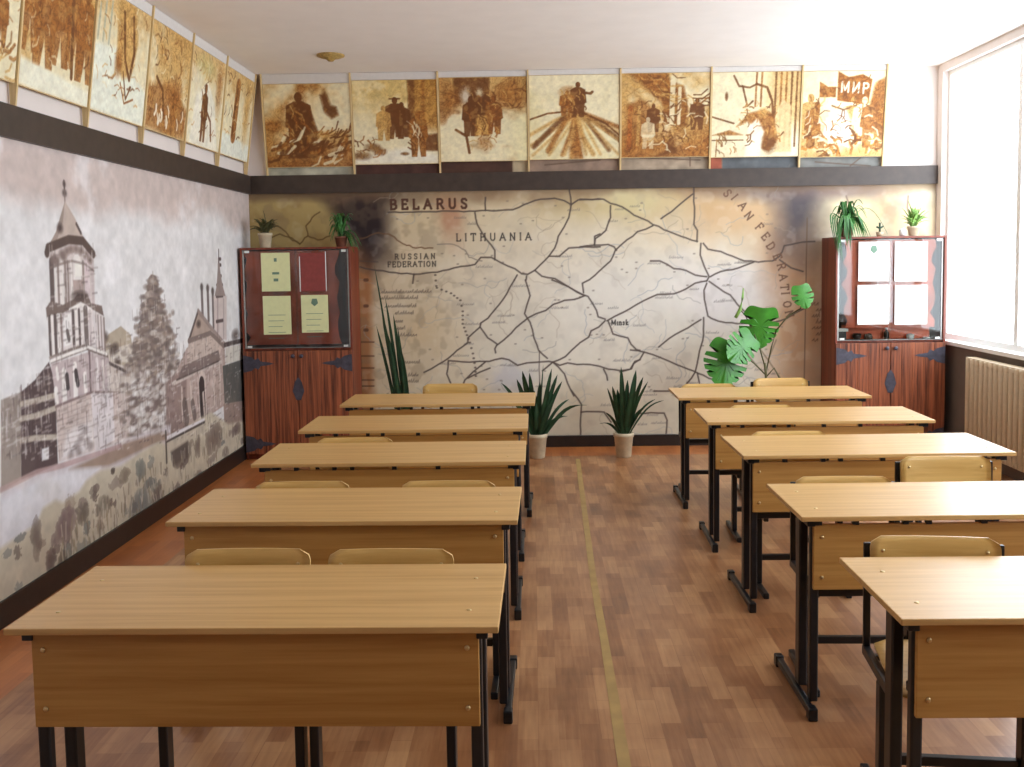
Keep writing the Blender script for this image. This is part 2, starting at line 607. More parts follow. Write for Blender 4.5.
# ---------------------------------------------------------------- the map mural on the back wall
def map_mural():
    cv = Canvas(np.linspace(XL + .006, XR - .006, 1000), np.linspace(.105, 2.625, 392), (222, 214, 198), .006)
    P = on_back
    U, V = cv.U, cv.V
    n1 = vnoise(U, V, 1.1, 11, 5)
    n2 = vnoise(U, V, .25, 12, 4)
    n3 = vnoise(U, V, .07, 13, 3)
    cv.C *= (1 + .10 * (n1 - .5) + .08 * (n2 - .5) + .07 * (n3 - .5))[..., None]
    full = (slice(None), slice(None))

    def tint(mask, col):
        cv.mixm(full, np.clip(mask, 0, 1), col)
    sm = lambda x: np.clip(x, 0, 1) ** 2 * (3 - 2 * np.clip(x, 0, 1))
    # tan land at the upper left, pale middle, peach at the upper right
    xa = P(360, 300)[0]
    tint(.62 * sm((P(560, 300)[0] - U) / 1.9 + .35 * (n1 - .5)), (196, 174, 132))
    tint(.50 * sm((V - 1.55) / .9 + .8 * (n1 - .5)), (206, 186, 142))
    tint(.38 * sm((.75 - V) / .6 + .8 * (n2 - .5)), (190, 182, 150))
    for x, y, rx, ry, c, a, s_ in ((735, 215, .7, .33, (208, 172, 130), .8, 3), (690, 195, .45, .2, (190, 150, 100), .5, 4),
                                  (450, 215, .16, .3, (160, 84, 56), .42, 5), (600, 205, .7, .2, (200, 180, 120), .5, 6),
                                  (560, 200, .5, .14, (160, 134, 100), .45, 7), (640, 200, .4, .16, (216, 206, 160), .6, 8),
                                  (700, 190, .6, .1, (140, 112, 90), .6, 9), (485, 195, .5, .1, (140, 110, 80), .5, 10),
                                  (800, 330, .32, 1.0, (182, 140, 104), .85, 11), (790, 250, .3, .5, (176, 132, 98), .6, 12),
                                  (860, 215, .4, .35, (236, 218, 164), .8, 13), (892, 208, .16, .16, (176, 96, 84), .5, 14),
                                  (915, 225, .3, .3, (232, 206, 156), .6, 15), (510, 376, .22, .2, (190, 190, 200), .6, 16),
                                  (635, 300, .9, .5, (226, 224, 220), .45, 17), (500, 330, .8, .4, (218, 214, 200), .4, 18),
                                  (600, 395, .5, .25, (206, 190, 160), .4, 19), (430, 330, .3, .3, (206, 176, 130), .35, 20),
                                  (720, 290, .5, .4, (220, 214, 224), .45, 21)):
        q = P(x, y)
        cv.blob(q[0], q[1], rx, ry, c, a, 1.4, 0, .5, s_)
    # behind the left cabinet and its burnt border
    tint(.9 * sm((P(350, 230)[0] - U) / .12 + .5), (176, 154, 98))
    tint(.5 * sm((n2 - .5) * 4) * (U < P(350, 230)[0]), (134, 104, 60))
    tint(.85 * sm((P(374, 330)[0] - U) / .1 + .6 * (n2 - .5) + .4) * sm((U - P(345, 330)[0]) / .08) * sm((2.1 - V) / .3), (158, 104, 62))
    q = P(362, 215)
    cv.blob(q[0], q[1] + .05, .26, .5, (44, 34, 36), 1.0, 1.1, .25, .45, 31)
    cv.blob(q[0] + .05, q[1] + .2, .45, .2, (54, 42, 40), .95, 1.2, 0, .45, 32)
    q = P(345, 190)
    cv.blob(q[0] - .2, q[1] + .02, .75, .12, (70, 52, 46), .9, 1.0, 0, .4, 33)
    # burnt blob at the right
    q = P(795, 205)
    cv.blob(q[0] + .03, q[1] - .02, .27, .5, (90, 84, 88), 1.0, 1.2, 0, .4, 34)
    cv.blob(q[0] - .2, q[1] + .13, .5, .10, (116, 100, 96), .75, 1.2, 0, .4, 35)
    cv.blob(q[0] + .5, q[1] + .13, .5, .1, (120, 100, 100), .7, 1.2, 0, .4, 36)
    # plain paint beside the frieze
    n6 = vnoise(U, V, .12, 61, 3)
    tint(.22 * sm((n6 - .55) * 6) * sm((P(440, 200)[0] - U) / .8 + .6), (120, 96, 66))
    tint(.16 * sm((.42 - n6) * 6), (238, 234, 222))
    tint(.12 * sm((n6 - .58) * 6), (150, 140, 130))
    # frayed brown top edge
    tint(.65 * sm((V - 2.22) / .12 + 1.6 * (n2 - .5)), (134, 108, 82))
    # what shows above the dark moulding, under the hung pictures
    for a, b, c in ((250, 356, (190, 190, 172)), (356, 440, (74, 46, 42)), (440, 513, (68, 44, 36)), (513, 529, (186, 170, 140)),
                    (529, 620, (150, 126, 110)), (620, 709, (172, 154, 134)), (709, 722, (170, 90, 70)), (722, 798, (92, 98, 104)), (798, 890, (122, 124, 122))):
        x0, x1 = P(a, 165)[0], P(b, 165)[0]
        cv.poly([(x0, 2.44), (x1, 2.44), (x1, 2.64), (x0, 2.64)], c, .92, .02)
    cv.C[cv.V > 2.44] *= (1 + .35 * (n2 - .5) + .3 * (n3 - .5))[cv.V > 2.44][:, None]
    for a, b in ((XL - 1, P(268, 168)[0]), (P(881, 168)[0], XR + 1)):
        cv.poly([(a, ZM1 - .03), (b, ZM1 - .03), (b, 2.7), (a, 2.7)], (226, 216, 210), 1)
    for x0, y0, x1, y1 in ((385, 160, 420, 166), (400, 165, 440, 158), (545, 165, 600, 160), (640, 158, 700, 160), (815, 162, 870, 166), (690, 157, 690, 166), (860, 158, 850, 166)):
        cv.stroke([P(x0, y0), P(x1, y1)], .012, (96, 74, 60), .7)
    ink = (84, 72, 66)
    grey = (140, 130, 118)

    def z(ox, oy, s_, pts):
        return [P(ox + x / s_, oy + y / s_) for x, y in pts]

    def wob(pts, k, amp, seed):
        r = random.Random(seed)
        out = [pts[0]]
        for p, q in zip(pts[:-1], pts[1:]):
            L = math.hypot(q[0] - p[0], q[1] - p[1])
            m = max(1, int(L / k))
            for i in range(1, m + 1):
                t = i / m
                j = 0 if i == m else amp
                out.append((p[0] + t * (q[0] - p[0]) + r.uniform(-j, j), p[1] + t * (q[1] - p[1]) + r.uniform(-j, j)))
        return out
    # faint rivers, borders and districts
    r = random.Random(3)
    for i in range(150):
        x, y = P(r.uniform(372, 800), r.uniform(195, 432))
        a = r.uniform(0, 6.28)
        pts = [(x, y)]
        for k in range(r.randint(5, 14)):
            a += r.uniform(-.9, .9)
            pts.append((pts[-1][0] + .035 * math.cos(a), pts[-1][1] + .035 * math.sin(a)))
        cv.stroke(pts, .007, r.choice(((150, 146, 140), (168, 152, 130), (150, 156, 164))), r.uniform(.25, .6))
    for i in range(110):
        x, y = P(r.uniform(378, 790), r.uniform(198, 430))
        cv.stroke([(x, y), (x + .01, y)], .014, (130, 118, 106), .6)
    for i in range(60):
        x, y = P(r.uniform(440, 770), r.uniform(205, 425))
        scrawl(cv, x, y, r.uniform(.07, .16), .022, (116, 108, 104), .55, i)
    s = 4.2625
    roads = []
    A = lambda *p: roads.append(z(360, 180, s, p))
    B = lambda *p: roads.append(z(580, 180, s, p))
    Cc = lambda *p: roads.append(z(480, 280, 6.394, p))
    Dd = lambda *p: roads.append(z(620, 280, 4.79, p))
    Ee = lambda *p: roads.append(z(360, 280, 6.393, p))
    Ff = lambda *p: roads.append(z(0, 0, 1, p))
    A((120, 138), (300, 135), (490, 133), (650, 127), (700, 105), (770, 82), (830, 78), (870, 88), (900, 105), (930, 85), (1023, 82))
    A((535, 75), (535, 130))
    A((885, 0), (893, 50), (900, 105), (890, 160), (870, 200), (845, 240), (830, 290), (805, 325), (770, 360), (745, 385))
    A((490, 140), (500, 190), (540, 255), (575, 300), (575, 340))
    A((0, 370), (70, 385), (150, 395), (230, 402), (330, 393), (400, 375), (490, 360), (515, 330), (560, 330), (600, 352), (660, 378), (690, 400), (715, 402), (745, 385), (775, 410), (830, 420), (880, 450), (950, 490))
    A((805, 325), (850, 325), (890, 290), (960, 285), (1023, 285))
    A((670, 405), (658, 426))
    A((710, 410), (708, 426))
    A((1000, 275), (1000, 240), (1023, 230))
    A((230, 402), (225, 440))
    B((0, 82), (100, 82), (130, 100), (180, 115), (230, 150), (290, 175), (310, 190), (380, 220), (430, 240), (500, 262))
    B((480, 60), (430, 100), (390, 135), (345, 165))
    B((485, 0), (485, 60), (488, 120), (485, 190), (500, 215), (498, 262))
    B((130, 110), (130, 160), (110, 215), (65, 250), (62, 278))
    B((0, 285), (62, 278), (120, 275), (145, 285), (155, 300))
    B((310, 195), (245, 220), (200, 255), (150, 300), (130, 345), (80, 390), (40, 425), (10, 440), (15, 480))
    B((515, 270), (512, 320), (530, 370), (550, 412), (540, 430))
    B((525, 270), (545, 295), (600, 305), (650, 325), (700, 345), (760, 350), (820, 345), (850, 325), (870, 280), (920, 270), (1000, 262))
    B((850, 340), (900, 375), (950, 390))
    B((540, 430), (490, 440), (450, 465), (400, 485), (330, 488), (270, 515), (210, 550), (150, 580), (115, 600))
    B((300, 345), (340, 345), (400, 378), (450, 385), (490, 405), (540, 412))
    B((555, 412), (600, 390), (650, 382), (700, 365), (740, 350))
    B((550, 432), (590, 460), (640, 490), (670, 530), (700, 560), (720, 575))
    B((540, 440), (528, 470), (530, 510), (545, 580), (560, 590), (620, 608), (700, 612), (760, 605), (830, 605), (880, 590), (920, 565), (960, 545))
    B((515, 595), (460, 630), (380, 675), (335, 712))
    Cc((220, 0), (170, 90), (120, 160), (50, 245), (5, 275), (0, 300), (50, 370), (110, 410), (95, 440), (100, 465))
    Cc((290, 0), (320, 100), (300, 160), (285, 215), (300, 240), (320, 270), (345, 370), (375, 450), (430, 500))
    Cc((460, 0), (560, 40), (650, 90), (690, 105), (720, 150), (745, 195), (755, 235), (800, 250))
    Cc((670, 100), (600, 125), (540, 130), (470, 155), (420, 195), (360, 215), (310, 240), (260, 280), (200, 340), (150, 385), (110, 415))
    Cc((800, 260), (760, 300), (710, 325), (695, 365), (640, 400), (590, 445), (545, 490), (465, 525))
    Cc((0, 520), (60, 520), (140, 500), (185, 510), (240, 545), (300, 530), (370, 525), (440, 520), (465, 525), (510, 545), (560, 530), (620, 540), (700, 540), (760, 550), (820, 570), (900, 580), (960, 570), (990, 520), (1023, 510))
    Cc((465, 525), (500, 555), (540, 600), (560, 660), (600, 740))
    Cc((465, 525), (430, 555), (400, 580))
    Cc((820, 265), (850, 345), (900, 360), (945, 370), (965, 410), (1000, 445), (1023, 450))
    Cc((790, 570), (810, 610), (815, 640))
    Ff((571, 390), (581.4, 404.5), (580.5, 420), (580.5, 437))
    Ff((581, 412), (604, 412), (611, 422))
    Ff((637, 413), (664, 413), (667, 420), (666, 434))
    Ff((654, 391), (670, 391), (677, 397))
    Ff((490, 368), (480, 372), (468, 378))
    Dd((50, 335), (115, 345), (190, 370), (270, 405), (350, 435), (470, 490))
    Dd((115, 345), (95, 380), (65, 400), (55, 425), (0, 440))
    Dd((400, 180), (400, 260), (375, 370), (360, 440), (320, 495))
    Dd((370, 445), (380, 495))
    Ee((768, 300), (690, 370), (690, 400), (620, 450), (565, 500), (500, 540), (410, 590))
    Ee((565, 515), (700, 525), (768, 519))
    Ee((565, 520), (555, 600), (580, 660))
    Ee((800, 525), (720, 590), (670, 640), (660, 665), (640, 740))
    for i, p in enumerate(roads):
        cv.stroke(wob(p, .05, .005, i), .0145, ink, .88)
    cv.stroke(z(480, 280, 6.394, [(380, 450), (378, 560), (385, 767)]), .009, ink, .8)
    # dotted frontier
    dots = z(360, 280, 6.393, [(330, -40), (400, -10), (490, 50), (580, 85), (640, 130), (655, 200), (655, 280), (700, 400), (720, 470), (735, 560), (740, 640)])
    dots = [P(435, 275), P(436, 286)] + dots[2:]
    for p, q in zip(dots[:-1], dots[1:]):
        m = max(1, int(math.hypot(q[0] - p[0], q[1] - p[1]) / .035))
        for i in range(m):
            x, y = p[0] + (q[0] - p[0]) * i / m, p[1] + (q[1] - p[1]) * i / m
            cv.stroke([(x, y), (x + .006, y)], .017, ink, .8)
    cv.stroke(wob(z(360, 180, s, [(0, 250), (80, 225), (120, 230), (180, 270), (240, 290), (310, 290)]), .03, .01, 4), .013, (110, 80, 56), .8)
    cv.stroke(wob(z(360, 180, s, [(330, 275), (400, 275), (450, 300), (465, 330), (520, 345)]), .03, .006, 5), .010, grey, .9)
    # folds of the sheet
    cv.stroke([P(807, 218), P(804, 384)], .010, (106, 86, 70), .8)
    cv.stroke([P(378, 262), P(360, 261)], .010, ink, .7)
    # legend of small print at the left
    for i, (x0, x1, y) in enumerate(((381, 431, 291), (381, 417, 297), (385, 415, 305), (395, 412, 312), (395, 402, 320), (397, 404, 327), (400, 416, 334), (404, 420, 361), (408, 417, 374), (404, 418, 380))):
        a, b = P(x0, y), P(x1, y)
        scrawl(cv, a[0], a[1] - .02, b[0] - a[0], .03, (96, 84, 76), .8, 40 + i)
    for y in (342, 356, 368, 380, 386):
        a, b = P(360, y), P(374, y)
        cv.stroke([a, b], .012, (84, 56, 44), .8)
    for y in (280, 306, 330):
        a = P(365, y)
        cv.stroke([a, (a[0] + .02, a[1])], .03, (84, 56, 44), .7)
    # places behind the left cabinet top
    for p in ([(262, 222), (268, 224), (278, 226), (286, 232), (290, 238), (300, 244)], [(300, 244), (308, 236), (306, 226), (312, 218), (320, 212)],
              [(300, 244), (292, 238), (280, 234), (270, 238)], [(308, 236), (318, 240), (330, 236)]):
        cv.stroke(wob([P(*q) for q in p], .03, .008, 9), .013, (104, 80, 48), .8)
    # right of the fold
    for p in ([(850, 205), (850, 216), (846, 224)], [(908, 196), (907, 208), (910, 214)], [(846, 196), (849, 205)]):
        cv.stroke([P(*q) for q in p], .014, (120, 100, 90), .7)
    for i in range(7):
        a = P(812 + (i % 2) * 4, 305 + i * 6)
        scrawl(cv, a[0], a[1], .06, .04, (106, 82, 70), .7, 70 + i)
    for p in ([(757, 345), (768, 360), (780, 378)], [(776, 340), (768, 360)], [(745, 352), (757, 366)]):
        cv.stroke([P(*q) for q in p], .013, (120, 104, 84), .7)
    # the lettering
    a, b = P(390.5, 209.3), P(466.7, 209)
    write(cv, 'BELARUS', a[0], b[0], a[1], .084, (84, 54, 42), .24)
    a, b = P(456.5, 241), P(531, 240)
    write(cv, 'LITHUANIA', a[0], b[0], a[1], .064, (70, 62, 58), .17)
    a, b = P(395, 259.2), P(435, 259)
    write(cv, 'RUSSIAN', a[0], b[0], a[1], .046, (74, 66, 60), .2)
    a, b = P(388, 267), P(436, 267)
    write(cv, 'FEDERATION', a[0], b[0], a[1], .046, (74, 66, 60), .2)
    for ch, x, y, rt in (('S', 723, 194, -.9), ('I', 731, 199, -.9), ('A', 738, 206, -.9), ('N', 744, 216, -.9), ('F', 755, 228, -.85), ('E', 761, 237, -.9), ('D', 766, 246, -1.0),
                         ('E', 773, 256, -1.2), ('R', 777, 265, -1.3), ('A', 779, 275, -1.4), ('T', 780.5, 285, -1.5), ('I', 781.5, 293, -1.5), ('O', 783, 302, -1.45), ('N', 785, 312, -1.35)):
        q = P(x, y)
        glyph(cv, ch, q[0], q[1], .07, (110, 82, 66), .18, .95, rt)
    a, b = P(611.5, 325), P(628, 324)
    write(cv, 'Minsk', a[0], b[0], a[1], .045, (60, 54, 52), .22)
    cv.C[:] = np.clip(cv.C, 0, 255)
    o = cv.mesh('map_mural', M['ink'], None, lambda u, v: np.stack([u, np.full_like(u, D - .005), v], 1))
    tag(o, 'wall-wide sepia road map mural lettered BELARUS and LITHUANIA on the far wall', 'mural')


# ---------------------------------------------------------------- the old-town mural on the left wall
def town_mural():
    us = np.concatenate([np.linspace(YF + .01, 4.28, 50), np.linspace(4.3, D - .01, 650)])
    cv = Canvas(us, np.linspace(.125, ZM0 + .02, 520), (222, 220, 220), .010)
    P = on_left
    U, V = cv.U, cv.V
    n1 = vnoise(U, V, .9, 21, 5)
    n2 = vnoise(U, V, .3, 22, 5)
    n3 = vnoise(U, V, .06, 23, 3)
    full = (slice(None), slice(None))
    sm = lambda x: np.clip(x, 0, 1) ** 2 * (3 - 2 * np.clip(x, 0, 1))
    tint = lambda m, c: cv.mixm(full, np.clip(m, 0, 1), c)
    # pinkish cloud band over a pale sky
    tint(.95 * sm((V - 1.93) / .22 + 2.2 * (n1 - .5) + .2), (200, 184, 178))
    tint(.55 * sm((n2 - .56) * 5) * sm((V - 1.3) / .3), (232, 230, 232))
    dk, md, lt, pk = (76, 62, 60), (128, 112, 106), (230, 224, 220), (200, 180, 174)
    Q = lambda *pts: [P(x, y) for x, y in pts]
    # distant roofs
    cv.poly(Q((102, 345), (108, 334), (120, 326), (130, 335), (132, 352), (150, 356), (150, 400), (100, 400)), (176, 162, 144), 1)
    cv.poly(Q((100, 352), (132, 343), (150, 340), (150, 362), (104, 362)), (206, 196, 184), 1)
    for x, y in ((112, 350), (115, 348), (117, 362), (104, 337)):
        cv.blob(*P(x, y), .05, .035, (80, 66, 60), .9, 1)
    cv.poly(Q((104, 360), (150, 374), (150, 440), (106, 450)), (200, 188, 180), 1)
    cv.stroke(Q((104, 361), (126, 372)), .02, dk, .9)
    cv.stroke(Q((104, 392), (140, 393)), .012, md, .6)
    cv.stroke(Q((114, 426), (132, 423)), .012, md, .8)
    # dark house left of the tower
    cv.poly(Q((20, 392), (34, 380), (48, 362), (54, 380), (57, 465), (20, 480)), (84, 68, 68), 1)
    cv.poly(Q((0, 400), (20, 392), (20, 480), (0, 492)), (150, 138, 130), 1)
    for y0, y1 in ((401, 395), (416, 408), (438, 437)):
        cv.stroke(Q((20, y0 + 3), (34, y0), (55, y1)), .03, (190, 178, 164), .95)
    cv.poly(Q((41, 449), (48, 447), (48, 459), (41, 461)), (210, 206, 206), 1)
    for x in (38, 43, 48):
        cv.stroke(Q((x, 375), (x, 390)), .02, (150, 136, 130), .6)
    # ---- bell tower
    cv.stroke(Q((63, 181), (63.6, 190)), .014, dk, .9)
    cv.blob(*P(63.2, 184), .02, .02, dk, .9, 1)
    cv.blob(*P(63.6, 193), .028, .022, dk, .9, 1)
    cv.stroke(Q((63.6, 190), (64, 203)), .012, md, .9)
    cv.poly(Q((64, 201), (55, 232), (47.5, 246), (68, 239), (82, 240), (92, 250), (84, 240), (74, 218)), (188, 172, 162), 1)
    cv.poly(Q((64, 201), (55, 232), (48, 246), (55, 243), (62, 222)), (150, 134, 126), .8)
    cv.stroke(Q((75.5, 224), (80, 233)), .02, dk, .9)
    cv.blob(*P(59, 228), .035, .03, dk, .9, 1)
    cv.poly(Q((48, 252), (50, 292), (52, 305), (94, 305), (93, 256), (82, 244), (68, 241)), (206, 194, 190), 1)
    for x, c, w in ((50.5, dk, .05), (54, lt, .03), (57, md, .025), (60, lt, .05), (64, md, .02), (66.5, md, .02), (70, lt, .02), (76, lt, .09), (82, md, .02), (86, (214, 196, 200), .06), (91, (196, 180, 180), .03)):
        cv.stroke(Q((x, 262), (x + 1.5, 303)), w, c, .8)
    cv.poly(Q((72, 280), (82, 280), (83, 293), (73, 294)), (168, 148, 142), .9)
    cv.poly(Q((74, 262), (81, 262), (81, 276), (74, 277)), (232, 228, 220), .9)
    for x, y in ((52, 258), (56, 260), (61, 254), (66, 251), (70, 249), (75, 249), (80, 251), (85, 255), (89, 260), (54, 262), (63, 257)):
        cv.blob(*P(x, y), .035, .026, (130, 112, 106), .9, .8)
    cv.stroke(Q((49, 268), (60, 264), (71, 261), (84, 264), (93, 271)), .014, md, .7)
    cv.stroke(Q((46, 253), (47, 248), (68, 239.5), (82, 241), (92.5, 254)), .05, (92, 76, 70), 1)
    # first ledge
    cv.poly(Q((45, 308), (50, 301), (62, 305), (73, 299), (77, 294), (87, 294), (90, 303), (101, 306), (103, 316), (82, 306), (66, 312), (46, 320)), (120, 104, 98), 1)
    cv.blob(*P(79, 296), .09, .03, dk, .9, .7)
    # second storey
    cv.poly(Q((47, 320), (66, 311), (82, 303), (102, 316), (105, 352), (86, 347), (49, 360)), (214, 204, 202), 1)
    cv.stroke(Q((47, 319), (60, 315)), .022, lt, 1)
    cv.stroke(Q((69, 310), (80, 304), (90, 310)), .022, lt, 1)
    for x, c, w in ((48.5, dk, .03), (51, lt, .03), (54, dk, .03), (57, lt, .025), (60, md, .02), (72, dk, .03), (75, lt, .03), (78, dk, .025), (80.5, lt, .03), (84.5, (100, 88, 84), .05), (89, (196, 184, 184), .03), (93, (214, 206, 206), .03), (97, md, .012), (100, md, .012), (103, md, .02)):
        yy = 318 - (x - 48) * .25 if x < 84 else 309 + (x - 84) * .5
        cv.stroke(Q((x, yy), (x + 1.5, yy + 36)), w, c, .85)
    cv.poly(Q((62, 316), (70, 313), (71, 344), (63, 347)), (232, 228, 226), .95)
    cv.stroke(Q((66.5, 332), (68, 339)), .035, (90, 80, 78), .9)
    # second ledge
    cv.poly(Q((48, 357), (70, 348), (85, 344), (107, 353), (108, 360), (86, 350), (50, 364)), (124, 110, 104), 1)
    cv.stroke(Q((50, 361), (70, 353), (85, 348)), .02, lt, 1)
    cv.stroke(Q((87, 347), (106, 354)), .02, lt, 1)
    # third storey with blind arches
    cv.poly(Q((50, 364), (88, 352), (108, 358), (109, 393), (91, 393), (56, 408)), (190, 174, 174), 1)
    for x, y0, y1, c, w in ((55, 390, 404, lt, .04), (63, 372, 402, lt, .05), (74, 366, 397, lt, .05), (84, 375, 391, lt, .04), (56, 369, 378, lt, .03), (96, 360, 390, (220, 210, 210), .035), (102, 362, 391, (214, 204, 200), .03), (107, 364, 392, (200, 190, 184), .02)):
        cv.stroke(Q((x, y0), (x + 1, y1)), w, c, .95)
    cv.stroke(Q((66, 376), (67, 387)), .04, (70, 62, 64), 1)
    cv.stroke(Q((75, 372), (77, 384)), .04, (70, 62, 64), 1)
    cv.stroke(Q((88.5, 352), (90, 392)), .02, (110, 90, 92), .9)
    cv.stroke(Q((55, 407), (90, 393), (108, 392)), .02, (126, 106, 104), .9)
    # plinth
    cv.poly(Q((55, 408), (90, 394), (112, 393), (136, 394), (140, 432), (94, 451), (58, 462)), (198, 182, 176), 1)
    cv.poly(Q((90, 394), (112, 393), (114, 440), (94, 451)), (216, 208, 210), .9)
    cv.poly(Q((66, 432), (92, 420), (93, 450), (60, 461)), (226, 222, 224), .7, .04)
    for k in range(9):
        cv.stroke(Q((57, 411 + k * 5), (91, 398 + k * 5.6)), .006, (150, 132, 126), .45)
    for x, y in ((76, 446), (80, 438), (84, 430), (86, 442), (78, 452), (70, 455), (90, 446)):
        cv.blob(*P(x, y), .04, .03, (130, 118, 116), .7, .9)
    # ---- poplar
    r = random.Random(9)
    for i in range(3600):
        t = r.random() ** .75
        y = 276 + t * 160
        hw = 2 + 25 * min(1, t * 1.8)
        x = 152 + t * 3 + r.gauss(0, .42) * hw
        a = P(x, y)
        sh = r.choice(((150, 132, 120), (120, 104, 96), (104, 92, 88), (190, 178, 168), (134, 120, 116)))
        cv.blob(a[0], a[1], r.uniform(.025, .06), r.uniform(.010, .022), sh, .7, .7)
    for i in range(260):
        y = r.uniform(372, 432)
        a = P(152 + r.uniform(-22, 24), y)
        cv.blob(a[0], a[1], .045, .018, r.choice(((226, 222, 220), (200, 190, 184), (120, 104, 100))), .8, .8)
    cv.stroke(Q((152, 272), (153, 290)), .015, (170, 158, 150), .7)
    # ---- gate church
    cv.poly(Q((186, 348), (210, 334), (224, 345), (226, 404), (205, 418), (176, 432), (172, 380)), (178, 158, 150), 1)
    cv.poly(Q((165, 382), (186, 366), (186, 430), (166, 436)), (140, 118, 112), .85, .03)
    for x, y0, y1 in ((201, 287, 316), (207, 288, 320), (212, 291, 326)):
        cv.stroke(Q((x, y0), (x + 1, y1)), .05, (112, 100, 98), .95)
        cv.blob(*P(x, y0), .035, .03, (90, 78, 76), .9, .8)
    cv.poly(Q((213, 296), (226, 296), (226, 340), (214, 338)), (206, 192, 188), 1)
    cv.stroke(Q((217, 300), (217, 336)), .04, (168, 150, 148), .8)
    cv.stroke(Q((223, 300), (223, 338)), .03, (170, 156, 152), .8)
    for y, w in ((296, .16), (291, .1), (285, .14), (276, .08), (265, .06), (259, .05), (321, .16)):
        cv.stroke([(P(219, y)[0] - w / 2, P(219, y)[1]), (P(219, y)[0] + w / 2, P(219, y)[1])], .028, (92, 78, 78), 1)
    cv.poly(Q((214, 296), (216, 286), (217, 270), (218, 252), (219.5, 270), (222, 286), (225, 296)), (150, 134, 130), 1)
    cv.stroke(Q((218, 250), (218.2, 262)), .02, dk, .9)
    cv.poly(Q((197.5, 311), (188, 341), (203, 338), (212, 330)), (176, 156, 144), 1)
    cv.stroke(Q((197.5, 311), (188, 341)), .03, dk, .8)
    cv.stroke(Q((197.5, 311), (213, 331), (224, 344)), .04, (150, 132, 126), .9)
    cv.blob(*P(198, 324), .05, .03, dk, .9, .8)
    cv.poly(Q((188, 341), (210, 332), (222, 346), (218, 358), (186, 366)), (196, 178, 168), 1)
    cv.stroke(Q((188, 341), (210, 333), (223, 346)), .04, (128, 112, 106), .95)
    cv.poly(Q((182, 366), (218, 350), (220, 362), (176, 382)), (118, 102, 98), .85)
    cv.stroke(Q((172, 384), (200, 370), (221, 362)), .03, (196, 182, 174), 1)
    cv.stroke(Q((176, 380), (218, 361)), .015, dk, .8)
    cv.stroke(Q((201.5, 382), (202.5, 414)), .17, (206, 190, 180), .9)
    cv.stroke(Q((201, 384), (202.5, 412)), .12, (66, 54, 54), 1)
    cv.stroke(Q((202.5, 394), (204, 414)), .04, (190, 174, 164), 1)
    for x, y0, y1 in ((181, 388, 420), (190, 382, 412), (219, 366, 404), (213, 372, 404)):
        cv.stroke(Q((x, y0), (x + 1, y1)), .03, (206, 192, 182), .8)
    cv.stroke(Q((184, 404), (186, 420)), .1, (96, 82, 80), .8)
    cv.stroke(Q((192, 404), (194, 416)), .08, (96, 82, 80), .8)
    cv.blob(*P(212, 382), .06, .03, (210, 190, 184), .8, .8)
    # right-hand houses
    cv.stroke(Q((224, 345), (244, 340)), .04, (84, 72, 70), 1)
    cv.poly(Q((225, 348), (243, 343), (243, 360), (225, 364)), (206, 200, 190), 1)
    cv.blob(*P(235, 335), .1, .05, (96, 84, 80), .9, .8)
    cv.poly(Q((222, 366), (246, 358), (246, 402), (224, 404)), (92, 90, 86), 1)
    cv.poly(Q((223, 404), (246, 400), (247, 436), (224, 436)), (150, 130, 122), 1)
    # ---- road and terrace
    cv.poly(Q((0, 492), (58, 464), (140, 434), (170, 425), (170, 445), (110, 470), (60, 500), (0, 545)), (206, 198, 202), 1, .03)
    cv.poly(Q((68, 470), (120, 444), (160, 432), (176, 436), (150, 446), (108, 466)), (158, 136, 122), 1, .03)
    cv.stroke(Q((0, 490), (36, 472), (60, 466), (120, 446)), .03, (180, 152, 150), .8)
    cv.poly(Q((0, 500), (36, 480), (70, 470), (100, 468), (80, 488), (36, 520), (0, 550)), (222, 220, 224), 1, .04)
    # foreground shrubs and stones
    cv.poly(Q((-60, 590), (0, 548), (36, 524), (42, 508), (55, 500), (62, 503), (78, 492), (86, 480), (100, 470), (120, 466), (140, 452), (158, 442), (170, 446), (190, 424), (210, 412), (228, 424), (247, 420), (247, 470), (36, 640), (-60, 700)), (200, 190, 170), 1, .03)
    tint(.15 * sm((n2 - .48) * 5) * sm((.9 - V) / .3), (160, 146, 124))
    for i in range(42):
        x = r.uniform(-30, 244)
        yb = 598 - (x - 35) * .655
        top = 520 - (x - 36) * .62 if x < 100 else 478 - (x - 100) * .42
        y = r.uniform(top + 4, yb - 10)
        if y < top:
            continue
        a = P(x, y)
        big = r.random() < .3
        c = r.choice(((110, 96, 88), (126, 110, 104), (120, 122, 120), (150, 132, 118), (104, 88, 84)))
        cv.blob(a[0], a[1], r.uniform(.04, .09) * (1.2 if big else .7), r.uniform(.03, .06) * (1.2 if big else .7), c, r.uniform(.45, .8), 0, 0, .8, i)
    for x, y, rx, ry, c in ((64, 528, .13, .09, (112, 90, 92)), (82, 514, .08, .06, (106, 94, 84)), (103, 505, .09, .06, (128, 118, 104)), (139, 503, .15, .1, (120, 124, 124)), (157, 497, .09, .07, (112, 98, 92)),
                            (140, 470, .08, .07, (114, 116, 112)), (124, 476, .07, .05, (126, 112, 98)), (50, 560, .05, .07, (100, 84, 80)), (36, 540, .05, .1, (120, 106, 98)), (62, 560, .05, .05, (104, 92, 80)), (112, 471, .03, .02, (70, 60, 56)),
                            (214, 438, .18, .12, (116, 100, 92)), (180, 452, .2, .09, (98, 86, 80)), (197, 446, .06, .08, (120, 106, 96)), (225, 452, .08, .05, (128, 114, 104)), (235, 430, .16, .05, (108, 92, 88))):
        cv.blob(*P(x, y), rx * .85, ry * .85, c, .85, .3, 0, .6, int(x))
    # white plank wall on the terrace
    cv.poly(Q((166, 436), (204, 418), (204, 421), (166, 441)), (224, 218, 220), 1)
